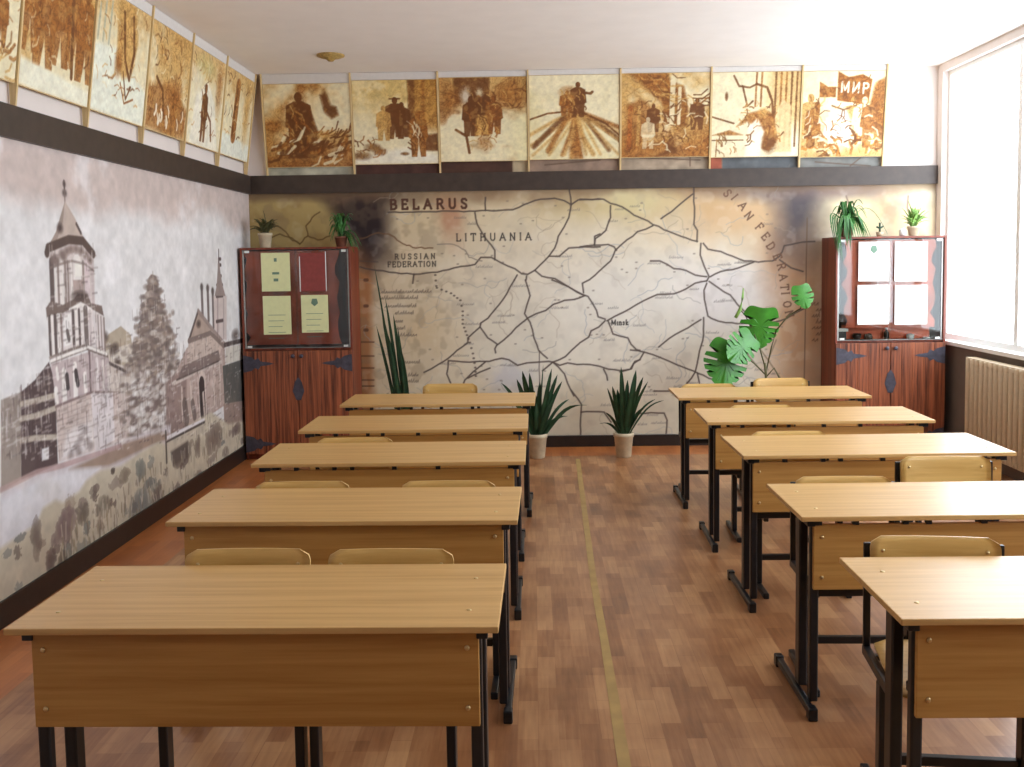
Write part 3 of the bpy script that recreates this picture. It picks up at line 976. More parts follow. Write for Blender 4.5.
    cv.stroke(Q((166, 442), (204, 422)), .02, (76, 66, 62), .9)
    cv.poly(Q((166, 443), (204, 424), (204, 430), (168, 454)), (194, 182, 164), 1)
    cv.stroke(Q((165, 432), (166, 462)), .03, (90, 78, 72), .9)
    cv.poly(Q((170, 452), (187, 441), (187, 458), (172, 466)), (96, 84, 78), .8, .03)
    for i in range(260):
        x = r.uniform(60, 244)
        yb = 598 - (x - 35) * .655
        a = P(x, yb - r.uniform(8, 46))
        cv.stroke([a, (a[0] + r.uniform(-.02, .02), a[1] + r.uniform(.03, .09))], .012, r.choice(((150, 136, 112), (210, 202, 184), (120, 106, 92))), .6)
    # engraver's hatching over masonry and foliage
    for i in range(1900):
        x = r.uniform(0, 245)
        top = 250 if 48 < x < 96 else 345 if x < 125 else 300 if x < 180 else 335
        y = r.uniform(top, 460 - max(0, x - 60) * .16)
        a = P(x, y)
        L = r.uniform(.02, .07)
        if r.random() < .5:
            q = (a[0] + L, a[1] + L * .05)
        else:
            q = (a[0], a[1] + L)
        here = cv.C[min(519, np.searchsorted(cv.vs, a[1])), min(699, np.searchsorted(cv.us, a[0]))].mean()
        if here > 213 and not (54 < x < 102 and y > 305):
            continue
        cv.stroke([a, q], .010, r.choice((dk, md, md, lt, lt)), .36)
    cv.C *= (1 + .14 * (n3 - .5) + .05 * (n2 - .5))[..., None]
    o = cv.mesh('old_town_mural', M['ink'], None, lambda u, v: np.stack([np.full_like(u, XL + .005), u, v], 1)[:, :])
    tag(o, 'sepia engraving mural of a brick bell tower, poplar and gate on the left wall', 'mural')


# ---------------------------------------------------------------- sepia paintings of the frieze
S1, S2, S3, S4, S0 = (236, 226, 190), (212, 168, 96), (168, 106, 46), (108, 64, 30), (242, 238, 220)


def man(cv, x, y, h, c=S4, hat=False, wide=1.0, a=.95):
    """a standing silhouette: feet at (x,y), height h"""
    w = h * .19 * wide
    cv.poly([(x - w, y + h * .42), (x - w * .85, y + h * .78), (x - w * .3, y + h * .85), (x + w * .3, y + h * .85), (x + w * .85, y + h * .78), (x + w, y + h * .42), (x + w * .6, y + h * .36), (x - w * .6, y + h * .36)], c, a, .01)
    cv.poly([(x - w * .75, y), (x - w * .8, y + h * .45), (x + w * .8, y + h * .45), (x + w * .7, y), (x + w * .2, y), (x, y + h * .3), (x - w * .2, y)], c, a * .9, .01)
    cv.blob(x, y + h * .92, h * .07, h * .09, c, a, 0)
    if hat:
        cv.stroke([(x - h * .12, y + h * .96), (x + h * .12, y + h * .96)], h * .035, c, a)


def paint_panel(k, seed):
    cv = Canvas(np.linspace(0, 1, 150), np.linspace(0, 1, 134), S1, .010)
    U, V = cv.U, cv.V
    n1, n2, n3 = vnoise(U, V, .4, seed, 4), vnoise(U, V, .12, seed + 1, 4), vnoise(U, V, .04, seed + 2, 2)
    full = (slice(None), slice(None))
    sm = lambda x: np.clip(x, 0, 1) ** 2 * (3 - 2 * np.clip(x, 0, 1))
    tint = lambda m, c: cv.mixm(full, np.clip(m, 0, 1), c)
    r = random.Random(seed)

    def scr(n, x0, x1, y0, y1, cs, L=.12, w=.012, a=.7, ang=None):
        for _ in range(n):
            x, y = r.uniform(x0, x1), r.uniform(y0, y1)
            t = r.uniform(0, PI) if ang is None else ang + r.uniform(-.35, .35)
            l = r.uniform(.4, 1) * L
            pts = [(x, y), (x + l * .5 * math.cos(t), y + l * .5 * math.sin(t)), (x + l * math.cos(t + .4), y + l * math.sin(t + .4))]
            cv.stroke(pts, w * r.uniform(.6, 1.4), r.choice(cs), a)
    if k == 'mound':          # cloaked figure on a mound under dark clouds
        tint(.9 * sm((n1 - .35) * 3), S2)
        tint(.9 * sm((n1 - .5) * 5) * sm((V - .55) * 4), S3)
        tint(.8 * sm((.42 - V) * 3 + (n2 - .5)), S3)
        cv.blob(.08, .5, .2, .14, S3, .8)
        cv.blob(.42, .62, .2, .28, S1, .75, 1)
        cv.blob(.72, .6, .12, .2, S1, .7, 1)
        cv.poly([(.66, .86), (.7, .66), (.78, .58), (.86, .62), (.84, .72), (.78, .74), (.72, .9)], S4, .9, .04)
        man(cv, .4, .2, .7, S4, wide=1.25)
        cv.poly([(.26, .66), (.3, .3), (.24, .1), (.56, .12), (.62, .4), (.54, .68), (.42, .8)], S4, .9, .03)
        scr(26, .28, .56, .15, .6, (S3, S2), .18, .012, .8, PI / 2)
        scr(46, .0, 1, .0, .32, (S4, S3, S4, S1), .26, .03, .8, .3)
        cv.blob(.75, .38, .24, .06, S2, .8, 1)
        scr(12, .55, .98, .33, .45, (S4, S3), .2, .016, .8, .2)
    elif k == 'travellers':
        tint(.8 * sm((V - .35) * 1.6 + (n1 - .5)), (222, 190, 112))
        tint(.5 * sm((n2 - .5) * 4), S1)
        tint(.85 * sm((U - .64) * 12) * sm((V - .3) * 5), (196, 140, 60))
        cv.poly([(.66, .36), (.66, 1), (.74, 1), (.73, .4)], S4, .75, .03)
        cv.poly([(.82, .3), (.82, 1), (.86, 1), (.85, .3)], S3, .7, .03)
        cv.poly([(.83, .15), (.83, .34), (1, .36), (1, .15)], S4, .85, .03)
        cv.poly([(0, 0), (0, .1), (.4, .16), (.62, .2), (1, .1), (1, 0)], S0, .9, .06)
        man(cv, .5, .3, .5, S4, True, 1.4)
        man(cv, .58, .32, .42, S4, False, 1.4)
        man(cv, .36, .28, .42, S2, False, 1.2)
        man(cv, .77, .08, .56, S3, True, 1.1)
        scr(20, .7, .84, .1, .5, (S4, S1), .16, .012, .8, PI / 2)
        for x, y, rx in ((.08, .1, .12), (.22, .2, .1), (.3, .15, .08)):
            cv.blob(x, y, rx, .05, S4, .75, 1)
        scr(16, 0, .35, .08, .3, (S3, S4), .12, .012, .7)
        cv.blob(.6, .12, .05, .02, S4, .9, .8)
    elif k == 'prisoners':
        tint(.8 * sm((V - .55) * 3 + (n1 - .5)), S2)
        tint(.6 * sm((n1 - .55) * 5), S3)
        tint(.35 * sm((U - .6) * 2), (214, 208, 140))
        cv.poly([(.18, .7), (.16, 1), (.58, 1), (.56, .68)], S4, .75, .03)
        cv.blob(.84, .76, .16, .22, S3, .7, 1, 0, .5, 3)
        cv.blob(.12, .74, .14, .18, S3, .75, 1, 0, .5, 5)
        cv.blob(.3, .78, .07, .12, S0, .8, 1)
        man(cv, .46, .3, .6, S4, False, 1.3)
        man(cv, .36, .3, .48, S4, False, 1.2)
        man(cv, .62, .32, .46, (140, 82, 34), False, 1.2)
        cv.blob(.46, .82, .05, .07, S1, .8, 1)
        cv.poly([(.4, .3), (.42, .52), (.54, .56), (.56, .32)], (226, 176, 96), .9, .03)
        scr(28, .3, .68, .3, .75, (S4, S2, S3), .14, .014, .8, PI / 2)
        cv.stroke([(.18, .38), (.3, .3)], .03, S4, .9)
        cv.stroke([(.3, .3), (.33, .1)], .03, S4, .9)
        scr(12, .35, .65, .12, .3, (S2, S3), .12, .012, .6)
        scr(12, .5, 1, .6, .95, (S4, S2), .18, .014, .7)
    elif k == 'flood':
        tint(.6 * sm((n1 - .4) * 3), (226, 214, 160))
        for x in (-.9, -.65, -.42, -.2, -.05, .1, .3, .55, .85, 1.2):
            cv.stroke([(.52, .58), (.5 + x * .25, .46 if abs(x) > .3 else .3), (.5 + x * .7, .0 + .3 * abs(x) * (.8 if x < 0 else .6))], .03 + .03 * r.random(), r.choice((S3, S4, S2)), .8, .03)
            cv.stroke([(.54, .54), (.55 + x * .3, .36), (.55 + x * .8, .05)], .03, S2, .7, .03)
        cv.stroke([(0, .48), (.2, .55), (.42, .57), (.62, .54), (.85, .42), (1, .28)], .02, S4, .9)
        cv.blob(.52, .12, .08, .24, S3, .85, 1)
        cv.blob(.46, .7, .12, .16, S3, .9, .8, 0, .3, 4)
        man(cv, .54, .5, .42, S4, False, 1.2)
        man(cv, .42, .52, .3, S3, False, 1.6)
        cv.stroke([(.56, .8), (.68, .78), (.7, .8)], .03, S4, .9)
        scr(20, .36, .64, .5, .82, (S4, S2), .1, .014, .8, PI / 2)
    elif k == 'forge':
        tint(.9 * sm((n1 - .25) * 3), S2)
        tint(.85 * sm((.5 - V) * 2.5 + (n2 - .5)), S3)
        cv.poly([(.1, 1), (.5, .6), (.62, .78), (.5, 1)], S3, .9, .06)
        cv.poly([(.04, .1), (.04, .62), (.2, .7), (.34, .6), (.34, .1)], S3, .7, .05)
        cv.stroke([(.08, .1), (.1, .6)], .05, (186, 100, 44), .6)
        cv.stroke([(.18, .15), (.2, .6)], .04, S2, .8)
        cv.poly([(.48, .4), (.46, .74), (.56, .9), (.7, .84), (.76, .6), (.74, .36)], (150, 92, 36), .9, .04)
        cv.stroke([(.57, .42), (.58, .9)], .06, S1, .85)
        cv.stroke([(.65, .4), (.66, .82)], .04, S1, .85)
        cv.blob(.58, .94, .04, .06, S1, .9, .8)
        man(cv, .36, .3, .34, S4, False, 1.3)
        man(cv, .86, .32, .38, S4, False, 1.3)
        man(cv, .3, .1, .38, S1, False, 1.2, .7)
        cv.poly([(.48, .02), (.55, .32), (.64, .04)], S4, .8, .03)
        scr(60, .2, 1, .05, .7, (S4, S4, S2, S1), .14, .014, .75)
        scr(16, .1, .6, .75, 1, (S4, S2), .26, .02, .7, -.8)
        scr(10, .7, 1, .6, .75, (S4, S3), .25, .014, .8, -.2)
    elif k == 'ruins':
        tint(.5 * sm((n1 - .5) * 3), S0)
        tint(.7 * sm((U - .5) * 4) * sm((V - .2) * 3), (220, 180, 110))
        for x in (.5, .56, .72, .78, .84, .9, .96):
            cv.stroke([(x, 1), (x - .01, .6 if x < .6 else .12)], .022, r.choice((S3, S4)), .75)
        cv.poly([(.72, .05), (.72, .5), (.8, .68), (.9, .6), (.92, .05)], (226, 200, 150), .9, .02)
        cv.stroke([(.5, .86), (.62, .82), (.68, .66), (.7, .46)], .026, S4, .85)
        cv.stroke([(.24, .96), (.3, .84), (.42, .82), (.5, .86)], .022, S4, .8)
        cv.stroke([(.34, .84), (.4, .6), (.46, .66)], .02, S4, .8)
        cv.blob(.16, .72, .018, .05, S4, .85, .8)
        cv.stroke([(0, .48), (.25, .4)], .02, S4, .8)
        cv.poly([(.0, .26), (.2, .32), (.36, .26)], S3, .8, .02)
        cv.poly([(.28, .36), (.42, .52), (.6, .56), (.7, .5), (.76, .2), (.66, .06), (.56, .1), (.58, .3), (.4, .42)], S3, .85, .03)
        cv.poly([(.38, .0), (.42, .36), (.52, .46), (.6, .3), (.56, .0)], S0, .9, .03)
        cv.blob(.58, .52, .06, .06, S2, .9, .8)
        cv.blob(.66, .16, .08, .12, S4, .75, .9)
        scr(40, .3, .8, .1, .6, (S4, S2, S3), .1, .012, .75)
        scr(16, 0, .3, .0, .22, (S3, S4), .1, .01, .6, PI / 2)
        cv.stroke([(0, .2), (.36, .2)], .014, S4, .8)
        cv.stroke([(.05, 0), (.06, .2)], .012, S3, .8)
    elif k == 'peace':
        tint(.3 * sm((n1 - .5) * 3), (238, 214, 150))
        tint(.8 * sm((.22 - V) * 5 + (n2 - .5)), S2)
        cv.poly([(.42, 1), (.42, .66), (.8, .6), (.84, .9), (.72, .96), (.55, .93)], S3, 1, .015)
        cv.poly([(.2, .88), (.2, .7), (.4, .7), (.4, .82), (.3, .82), (.24, .86)], S3, .95, .015)
        cv.poly([(.82, .6), (.88, .86), (1, .92), (1, .3), (.9, .4)], S3, .9, .04)
        for ch, x, y in (('М', .46, .75), ('И', .6, .74), ('Р', .725, .73)):
            glyph(cv, ch, x, y + .01, .115, S0, .19, .9, -.03, False)
        for x, y, h, c in ((.1, .12, .62, S2), (.18, .1, .55, S3), (.34, .2, .5, S1), (.62, .2, .5, S2), (.76, .15, .55, S1), (.88, .1, .6, S3)):
            man(cv, x, y, h, c, False, 1.5, .85)
        cv.poly([(.36, .16), (.4, .5), (.52, .58), (.6, .42), (.62, .18)], (240, 242, 236), .9, .05)
        cv.poly([(.26, .22), (.3, .46), (.38, .44), (.36, .2)], S0, .9, .03)
        cv.stroke([(.38, .66), (.48, .6), (.6, .62), (.72, .56)], .03, S0, .9)
        cv.stroke([(.36, .6), (.5, .55), (.66, .6)], .02, S4, .7)
        scr(46, .02, 1, .0, .24, (S3, (204, 130, 50), S1, S4), .16, .026, .8)
        scr(60, .03, 1, .2, .66, (S3, S4, S2, S0), .14, .014, .7)
        scr(12, .42, .82, .66, .9, (S4,), .1, .012, .5)
    elif k in ('crowd', 'rider', 'cross', 'dancer', 'pillar', 'sower', 'mill'):
        base = {'crowd': S2, 'rider': S1, 'cross': S2, 'dancer': S0, 'pillar': S1, 'sower': S1, 'mill': S2}[k]
        tint(.8 * sm((n1 - .35) * 3), base)
        tint(.7 * sm((V - .5) * 2 + (n2 - .5)), S2)
        if k == 'crowd':
            for x in (.1, .3, .52, .75, .9):
                man(cv, x, .22 + r.uniform(-.05, .05), .75, r.choice((S3, S4)), False, 1.3, .85)
            cv.poly([(0, 0), (0, .2), (1, .12), (1, 0)], (240, 240, 220), .9, .04)
            cv.stroke([(.72, .18), (.66, .8)], .04, S4, .9)
            cv.blob(.16, .72, .1, .07, (190, 170, 50), .7, 1)
        elif k == 'rider':
            cv.poly([(0, 0), (0, .55), (.4, .58), (1, .3), (1, 0)], (236, 240, 224), .95, .05)
            for x in (.05, .14, .24):
                cv.stroke([(x, .58), (x + .02, 1)], .03, (186, 190, 170), .8)
            cv.poly([(.36, .95), (.4, .5), (.52, .34), (.7, .4), (.78, .7), (.7, 1), (.4, 1)], S2, .9, .05)
            cv.stroke([(.48, .9), (.56, .5), (.66, .36), (.72, .6), (.66, .9)], .04, S4, .85)
            cv.blob(.44, .46, .07, .12, S3, .9, 1)
            cv.stroke([(.54, .4), (.62, .18), (.7, .3)], .02, S4, .9)
            cv.stroke([(.5, .3), (.6, .14), (.76, .2)], .018, S3, .9)
        elif k == 'cross':
            cv.poly([(0, .0), (0, .4), (.5, .5), (1, .3), (1, 0)], S3, .7, .08)
            cv.stroke([(.2, .5), (.36, .4), (.42, .18)], .04, S4, .8)
            cv.blob(.7, .4, .16, .22, S3, .85, 1, 0, .4, 2)
            scr(18, .05, .95, .02, .18, (S0, S3), .12, .03, .8, 1.2)
        elif k == 'dancer':
            cv.poly([(.1, .0), (.2, .5), (.5, .72), (.75, .5), (.95, .0)], S0, .95, .04)
            man(cv, .46, .05, .62, S4, False, .8)
            cv.stroke([(.48, .42), (.66, .3), (.72, .1)], .04, S4, .8)
            cv.blob(.4, .85, .3, .12, (196, 188, 120), .6, 1, 0, .4, 2)
            cv.blob(.85, .7, .1, .3, S3, .6, 1)
        elif k == 'pillar':
            cv.poly([(0, 0), (0, .26), (1, .2), (1, 0)], (236, 240, 226), .95, .04)
            cv.stroke([(.4, .24), (.44, .86)], .16, S3, .85)
            cv.stroke([(.36, .26), (.42, .8)], .05, S4, .85)
            cv.blob(.8, .6, .12, .4, S2, .8, 1)
        elif k == 'sower':
            man(cv, .45, .15, .7, S4, True, 1.1)
            man(cv, .8, .2, .4, S3, False, 1.1)
            scr(20, 0, 1, 0, .2, (S3, S2), .2, .02, .7, .1)
        else:
            cv.poly([(.3, .1), (.36, .6), (.6, .6), (.66, .1)], S3, .9, .03)
            for t in (.5, 2.07, 3.64, 5.2):
                cv.stroke([(.48, .6), (.48 + .32 * math.cos(t), .6 + .32 * math.sin(t))], .04, S4, .85)
        scr(46, .02, .98, .15, .98, (S3, S4, S2, S1), .13, .014, .6)
    # loose pen contours over the washes
    dark = np.clip((205 - cv.C.mean(-1)) / 90, 0.06, 1)
    n4 = vnoise(U, V, .16, seed + 4, 3)
    for nn, w_, a in ((n2, .010, .6), (n4, .012, .5), (n1, .008, .5)):
        tint(a * dark * np.exp(-((((nn * 7) % 1) - .5) / (w_ * 9)) ** 2), S4)
    n5 = vnoise(U, V, .05, seed + 5, 2)
    tint(.28 * dark * sm((n5 - .55) * 6), S4)
    tint(.30 * dark * sm((.42 - n5) * 6), S2)
    cv.C *= (1 + .12 * (n3 - .5) + .08 * (n2 - .5))[..., None]
    return cv


TILT = .10


def frieze():
    """tilted picture panels between slender wedge boards, standing on the dark moulding"""
    zb, zt = 2.597, 3.285
    y_bot, y_top = .035, .125      # distance from the wall at the foot and head of a picture

    def panel(w, kind, seed, label, loc, rz, zb=zb, zt=zt):
        t = thing('picture_panel', label, 'picture', loc, rz, 'sepia pictures along the frieze')
        # local frame: x along the wall, y away from the wall (negative), z up
        yb = lambda z: -(y_bot + (y_top - y_bot) * (z - zb) / (zt - zb))
        b = MB()
        z0, z1 = zb - .004, zt + .004
        P = [(yb(z0) + .003, z0), (yb(z1) + .003, z1), (yb(z1) + .013, z1), (yb(z0) + .013, z0)]
        b.prism(P, 'X', .009, w - .009)
        b.build('board', M['board'], t)
        h = MB()
        za, zc = zt + .006, ZC - .003
        P = [(yb(za) + .002, za), (yb(zc) + .002, zc), (yb(zc) + .012, zc), (yb(za) + .012, za)]
        h.prism(P, 'X', .009, w - .009)
        h.build('header_strip', M['strip'], t)
        cv = paint_panel(kind, seed)
        cv.mesh('painting', M['ink_paint'], t, lambda u, v: np.stack([.012 + u * (w - .024), -(y_bot + (y_top - y_bot) * v), zb + (zt - zb) * v], 1))

    def wedge(label, loc, rz, n):
        o = MB().prism([(-.004, ZM1), (-.03, ZM1), (-.145, ZC - .002), (-.004, ZC - .002)], 'X', -.007, .007).build('wedge_board', M['board'])
        o.location = loc
        o.rotation_euler = (0, 0, rz)
        tag(o, label, 'board', 'wedge boards between the pictures')
    xs = [on_back(x, 168)[0] for x in (268, 355, 440.5, 529, 620, 709, 798, 881)]
    P = [('mound', 'sepia picture of a dark cloaked figure on a mound, at the left corner'),
         ('travellers', 'sepia picture of travellers in hats beside a wooden house, second on the far wall'),
         ('prisoners', 'sepia picture of three men standing close together on pale snow, third on the far wall'),
         ('flood', 'sepia picture of a lone figure over streaming furrows, middle of the far wall frieze'),
         ('forge', 'darkest orange sepia picture of a crowded scene around a tall pale figure'),
         ('ruins', 'pale sepia picture of a bent figure before tall columns, next to the last one'),
         ('peace', 'sepia picture of people under a brown banner lettered МИР, nearest the window')]
    for i, (k, lab) in enumerate(P):
        panel(xs[i + 1] - xs[i], k, 50 + i * 7, lab, (xs[i], D - .006, 0), 0, (2.56, 2.574, 2.588, 2.593, 2.598, 2.588, 2.577)[i], (3.27, 3.29, 3.302, 3.308, 3.312, 3.308, 3.304)[i])
    nm = ['left of the cloaked figure picture on the far wall', 'between the cloaked figure and travellers pictures', 'between the travellers and three men pictures', 'between the three men and furrows pictures',
          'between the furrows and crowded orange pictures', 'between the crowded orange and columns pictures', 'between the columns and МИР banner pictures', 'at the window end of the far wall pictures']
    for i, x in enumerate(xs):
        wedge('pale wedge board ' + nm[i], (x, D - .006, 0), 0, i)
    ys = [8.53, 7.755, 6.99, 6.25, 5.48, 4.72, 3.95]
    L = [('pillar', 'sepia picture of a brown pillar-like figure, left wall picture nearest the corner'),
         ('dancer', 'sepia picture of a dark slim figure on white, second from the left wall corner'),
         ('cross', 'sepia picture of pale strokes under brown shapes, middle of the left wall frieze'),
         ('rider', 'sepia picture of a looping brown figure over white ground on the left wall'),
         ('crowd', 'sepia picture of a group of brown figures on the left wall frieze'),
         ('sower', 'sepia picture of a man in a hat, nearest the camera on the left wall')]
    for i, (k, lab) in enumerate(L):
        # left wall: local x runs away from the camera, so start at the nearer wedge
        panel(ys[i] - ys[i + 1], k, 120 + i * 5, lab, (XL + .006, ys[i + 1], 0), PI / 2)
    nl = ['in the far corner of the left wall', 'between the pillar and slim figure pictures on the left wall', 'between the slim figure and pale posts pictures on the left wall', 'between the pale posts and looping figure pictures on the left wall',
          'between the looping figure and group pictures on the left wall', 'between the group and hatted man pictures on the left wall', 'at the near end of the left wall pictures']
    for i, y in enumerate(ys):
        wedge('pale wedge board ' + nl[i], (XL + .006, y, 0), PI / 2, i)


# ---------------------------------------------------------------- room shell
def shell():
    S = lambda o: tag(o, kind='structure')
    S(MB().box(XL - .2, XR + .12, YF - .2, D + .2, -.1, 0).build('floor', M['floor']))
    S(MB().box(XL - .2, XR + .12, YF - .2, D + .2, ZC, ZC + .1).build('ceiling', M['ceiling']))
    S(MB().box(XL - .2, XR + .12, D, D + .2, 0, ZC).build('wall_back', M['wall']))
    S(MB().box(XL - .2, XL, YF, D, 0, ZC).build('wall_left', M['wall']))
    S(MB().box(XL - .2, XR + .12, YF - .2, YF, 0, ZC).build('wall_front', M['wall_low']))
    wins = [(6.05, 8.56), (3.15, 5.6), (.9, 2.7)]
    z0, z1 = .955, 3.29
    T = .12
    low, up = MB(), MB()
    low.box(XR, XR + T, YF, D, 0, z0 - .035)
    up.box(XR, XR + T, YF, D, z1, ZC)
    edges = [D] + [v for w in wins for v in (w[1], w[0])] + [YF]
    for i in range(0, len(edges), 2):
        up.box(XR, XR + T, edges[i + 1], edges[i], z0 - .035, z1)
    low = S(low.build('wall_right_lower', M['wall_low']))
    S(up.build('wall_right', M['wall']))
    for i, (a, b) in enumerate(wins):
        w = S(bpy.data.objects.new('window_%d' % (i + 1), None))
        COL.objects.link(w)
        f = MB()
        x = XR + .05
        for y0, y1 in ((a, a + .04), (b - .04, b), ((a + b) / 2 - .03, (a + b) / 2 + .03)):
            f.box(x, x + .05, y0, y1, z0 + .05, z1 - .04)
        f.box(x, x + .05, a, b, z0, z0 + .05)
        f.box(x, x + .05, a, b, z1 - .04, z1)
        f.build('window_frame', M['window_paint'], w)
        MB().box(XR - .045, XR + .05, a - .04, b + .04 if i else D - .003, z0 - .035, z0).build('window_sill', M['window_paint'], w, .004)
        # daylight portal filling the opening
        l = bpy.data.lights.new('window_daylight', 'AREA')
        l.shape = 'RECTANGLE'
        l.size, l.size_y = z1 - z0, b - a
        l.cycles.is_portal = True
        lo = bpy.data.objects.new('window_daylight', l)
        lo.location = (XR + .115, (a + b) / 2, (z0 + z1) / 2)
        lo.rotation_euler = (0, PI / 2, 0)
        COL.objects.link(lo)
    # dark picture rail
    S(MB().box(XL, XR, D - .032, D, ZM0, ZM1).build('trim_1', M['dark_trim']))
    S(MB().box(XL, XL + .032, YF, D - .032, ZM0, ZM1).build('trim_2', M['dark_trim']))
    S(MB().box(XL, XR, D - .02, D, 0, .1).build('baseboard_back', M['black_trim']))
    S(MB().box(XL, XL + .02, YF, D - .02, 0, .125).build('baseboard_left', M['black_trim']))
    # yellowed strip down the aisle
    tp = MB()
    c = [(.367, 8.1), (.338, 6.7), (.303, 5.0), (.300, 4.19), (.290, 3.3), (.27, 1.5), (.26, YF + .1)]
    vs, fs = [], []
    for i, (x, y) in enumerate(c):
        w = .018 if y > 4 else .022
        vs += [(x - w, y, .0006), (x + w, y, .0006), (x - w, y, .002), (x + w, y, .002)]
    for i in range(len(c) - 1):
        a = i * 4
        fs += [(a + 2, a + 6, a + 7, a + 3), (a, a + 2, a + 3, a + 1)] if i == 0 else [(a + 2, a + 6, a + 7, a + 3)]
        fs += [(a, a + 4, a + 6, a + 2), (a + 1, a + 3, a + 7, a + 5)]
    tp.add(vs, fs)
    tag(tp.build('floor_tape', M['tape']), 'long yellow tape strip running down the aisle floor', 'tape')
    # ceiling rose
    t = MB()
    t.lathe([(.02, -.05), (.035, -.035), (.05, -.028), (.085, -.02), (.09, -.012), (.11, -.01), (.112, 0)], n=28)
    o = t.build('ceiling_rose', M['gold'])
    o.location = (-1.59, 7.8, ZC)
    tag(o, 'small gilded round fitting on the ceiling above the far left corner', 'ceiling rose')


def radiator():
    t = thing('radiator', 'cream sectional radiator on the wall below the window', 'radiator', (XR, 0, 0))
    y = 7.74
    n = 0
    while y > 6.4:
        s = MB()
        s.tube([(-.10, y, .15), (-.10, y, .86)], .026, 8)
        s.tube([(-.045, y, .15), (-.045, y, .86)], .022, 8)
        s.box(-.115, -.03, y - .03, y + .03, .82, .87)
        s.box(-.115, -.03, y - .03, y + .03, .13, .18)
        s.build('section', M['cream_paint'], t, .006)
        y -= .078
        n += 1
    p = MB().tube([(-.07, 7.74, .17), (-.07, 7.95, .17), (-.07, 7.95, 0)], .013, 8)
    p.build('pipe', M['cream_paint'], t)


# ---------------------------------------------------------------- desks and chairs
DW, DD, DH = 1.294, .52, .76


def make_desk():
    t = thing('school_desk', 'd', 'desk', group='school desks in two columns')
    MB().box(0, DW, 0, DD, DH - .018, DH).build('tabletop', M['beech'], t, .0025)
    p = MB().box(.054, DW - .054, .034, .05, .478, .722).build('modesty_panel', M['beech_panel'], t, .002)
    for x in (.085, DW - .085):
        for z in (.525, .675):
            MB().lathe([(.007, 0), (.006, .004), (.003, .005)], n=10).build('screw', M['screw'], p)
            s = bpy.data.objects['screw'] if False else COL.objects[-1]
            s.location = (x, .034, z)
            s.rotation_euler = (PI / 2, 0, 0)
    top = [o for o in COL.objects if o.parent == t and o.name.startswith('tabletop')][0]
    for x in (.085, DW - .085):
        for y in (.12, .38):
            s = MB().lathe([(.007, 0), (.006, .0015), (.002, .002)], n=10).build('screw', M['screw'], top)
            s.location = (x, y, DH)
    for sgn, x in ((1, .045), (-1, DW - .045)):
        f = MB()
        f.box(x - .013, x + .013, -.0, .49, .012, .042)              # foot bar on the floor
        f.box(x - .017, x + .017, -.012, .03, 0, .048)
        f.box(x - .017, x + .017, .46, .50, 0, .048)
        f.build('foot_bar', M['steel'], t, .005)
        MB().box(x + sgn * .018 - .017, x + sgn * .018 + .017, .19, .245, .045, DH - .03).build('post', M['steel'], t, .006)
        MB().box(x + sgn * .019 - .016, x + sgn * .019 + .016, .052, .085, .045, DH - .03).build('post', M['steel'], t, .006)
        MB().box(x - .015, x + .015, .03, .47, DH - .045, DH - .018).build('top_rail', M['steel'], t, .003)
    MB().box(.06, DW - .06, .095, .125, .43, .458).build('crossbar', M['steel'], t, .004)
    for u, w in ((.045, .05), (.16, .022), (.3, .02), (.365, .02), (.52, .022), (.68, .022), (.955, .05)):
        MB().box(u * DW - w / 2, u * DW + w / 2, .03, .05, DH - .040, DH - .0185).build('bracket', M['steel'], t)
    return t


def rounded_sheet(w, h, r, f, nx=14, ny=10, th=.010):
    """rounded rectangle sheet of half-width w/2, height h; f(x,z)->depth"""
    vs, fs = [], []
    for s_ in (0, 1):
        for j in range(ny + 1):
            z = h * j / ny
            e = min(z, h - z)
            sh = 0 if e > r else r - math.sqrt(max(0, r * r - (r - e) ** 2))
            for i in range(nx + 1):
                x = (-1 + 2 * i / nx) * (w / 2 - sh)
                vs.append((x, f(x, z) + s_ * th, z))
    N = (nx + 1) * (ny + 1)
    for j in range(ny):
        for i in range(nx):
            a = j * (nx + 1) + i
            fs += [(a, a + 1, a + nx + 2, a + nx + 1), (N + a, N + a + nx + 1, N + a + nx + 2, N + a + 1)]
    for j in range(ny):
        for i in (0, nx):
            a = j * (nx + 1) + i
            fs.append((a, a + nx + 1, N + a + nx + 1, N + a))
    for i in range(nx):
        for j in (0, ny):
            a = j * (nx + 1) + i
            fs.append((a, a + 1, N + a + 1, N + a))
    return vs, fs


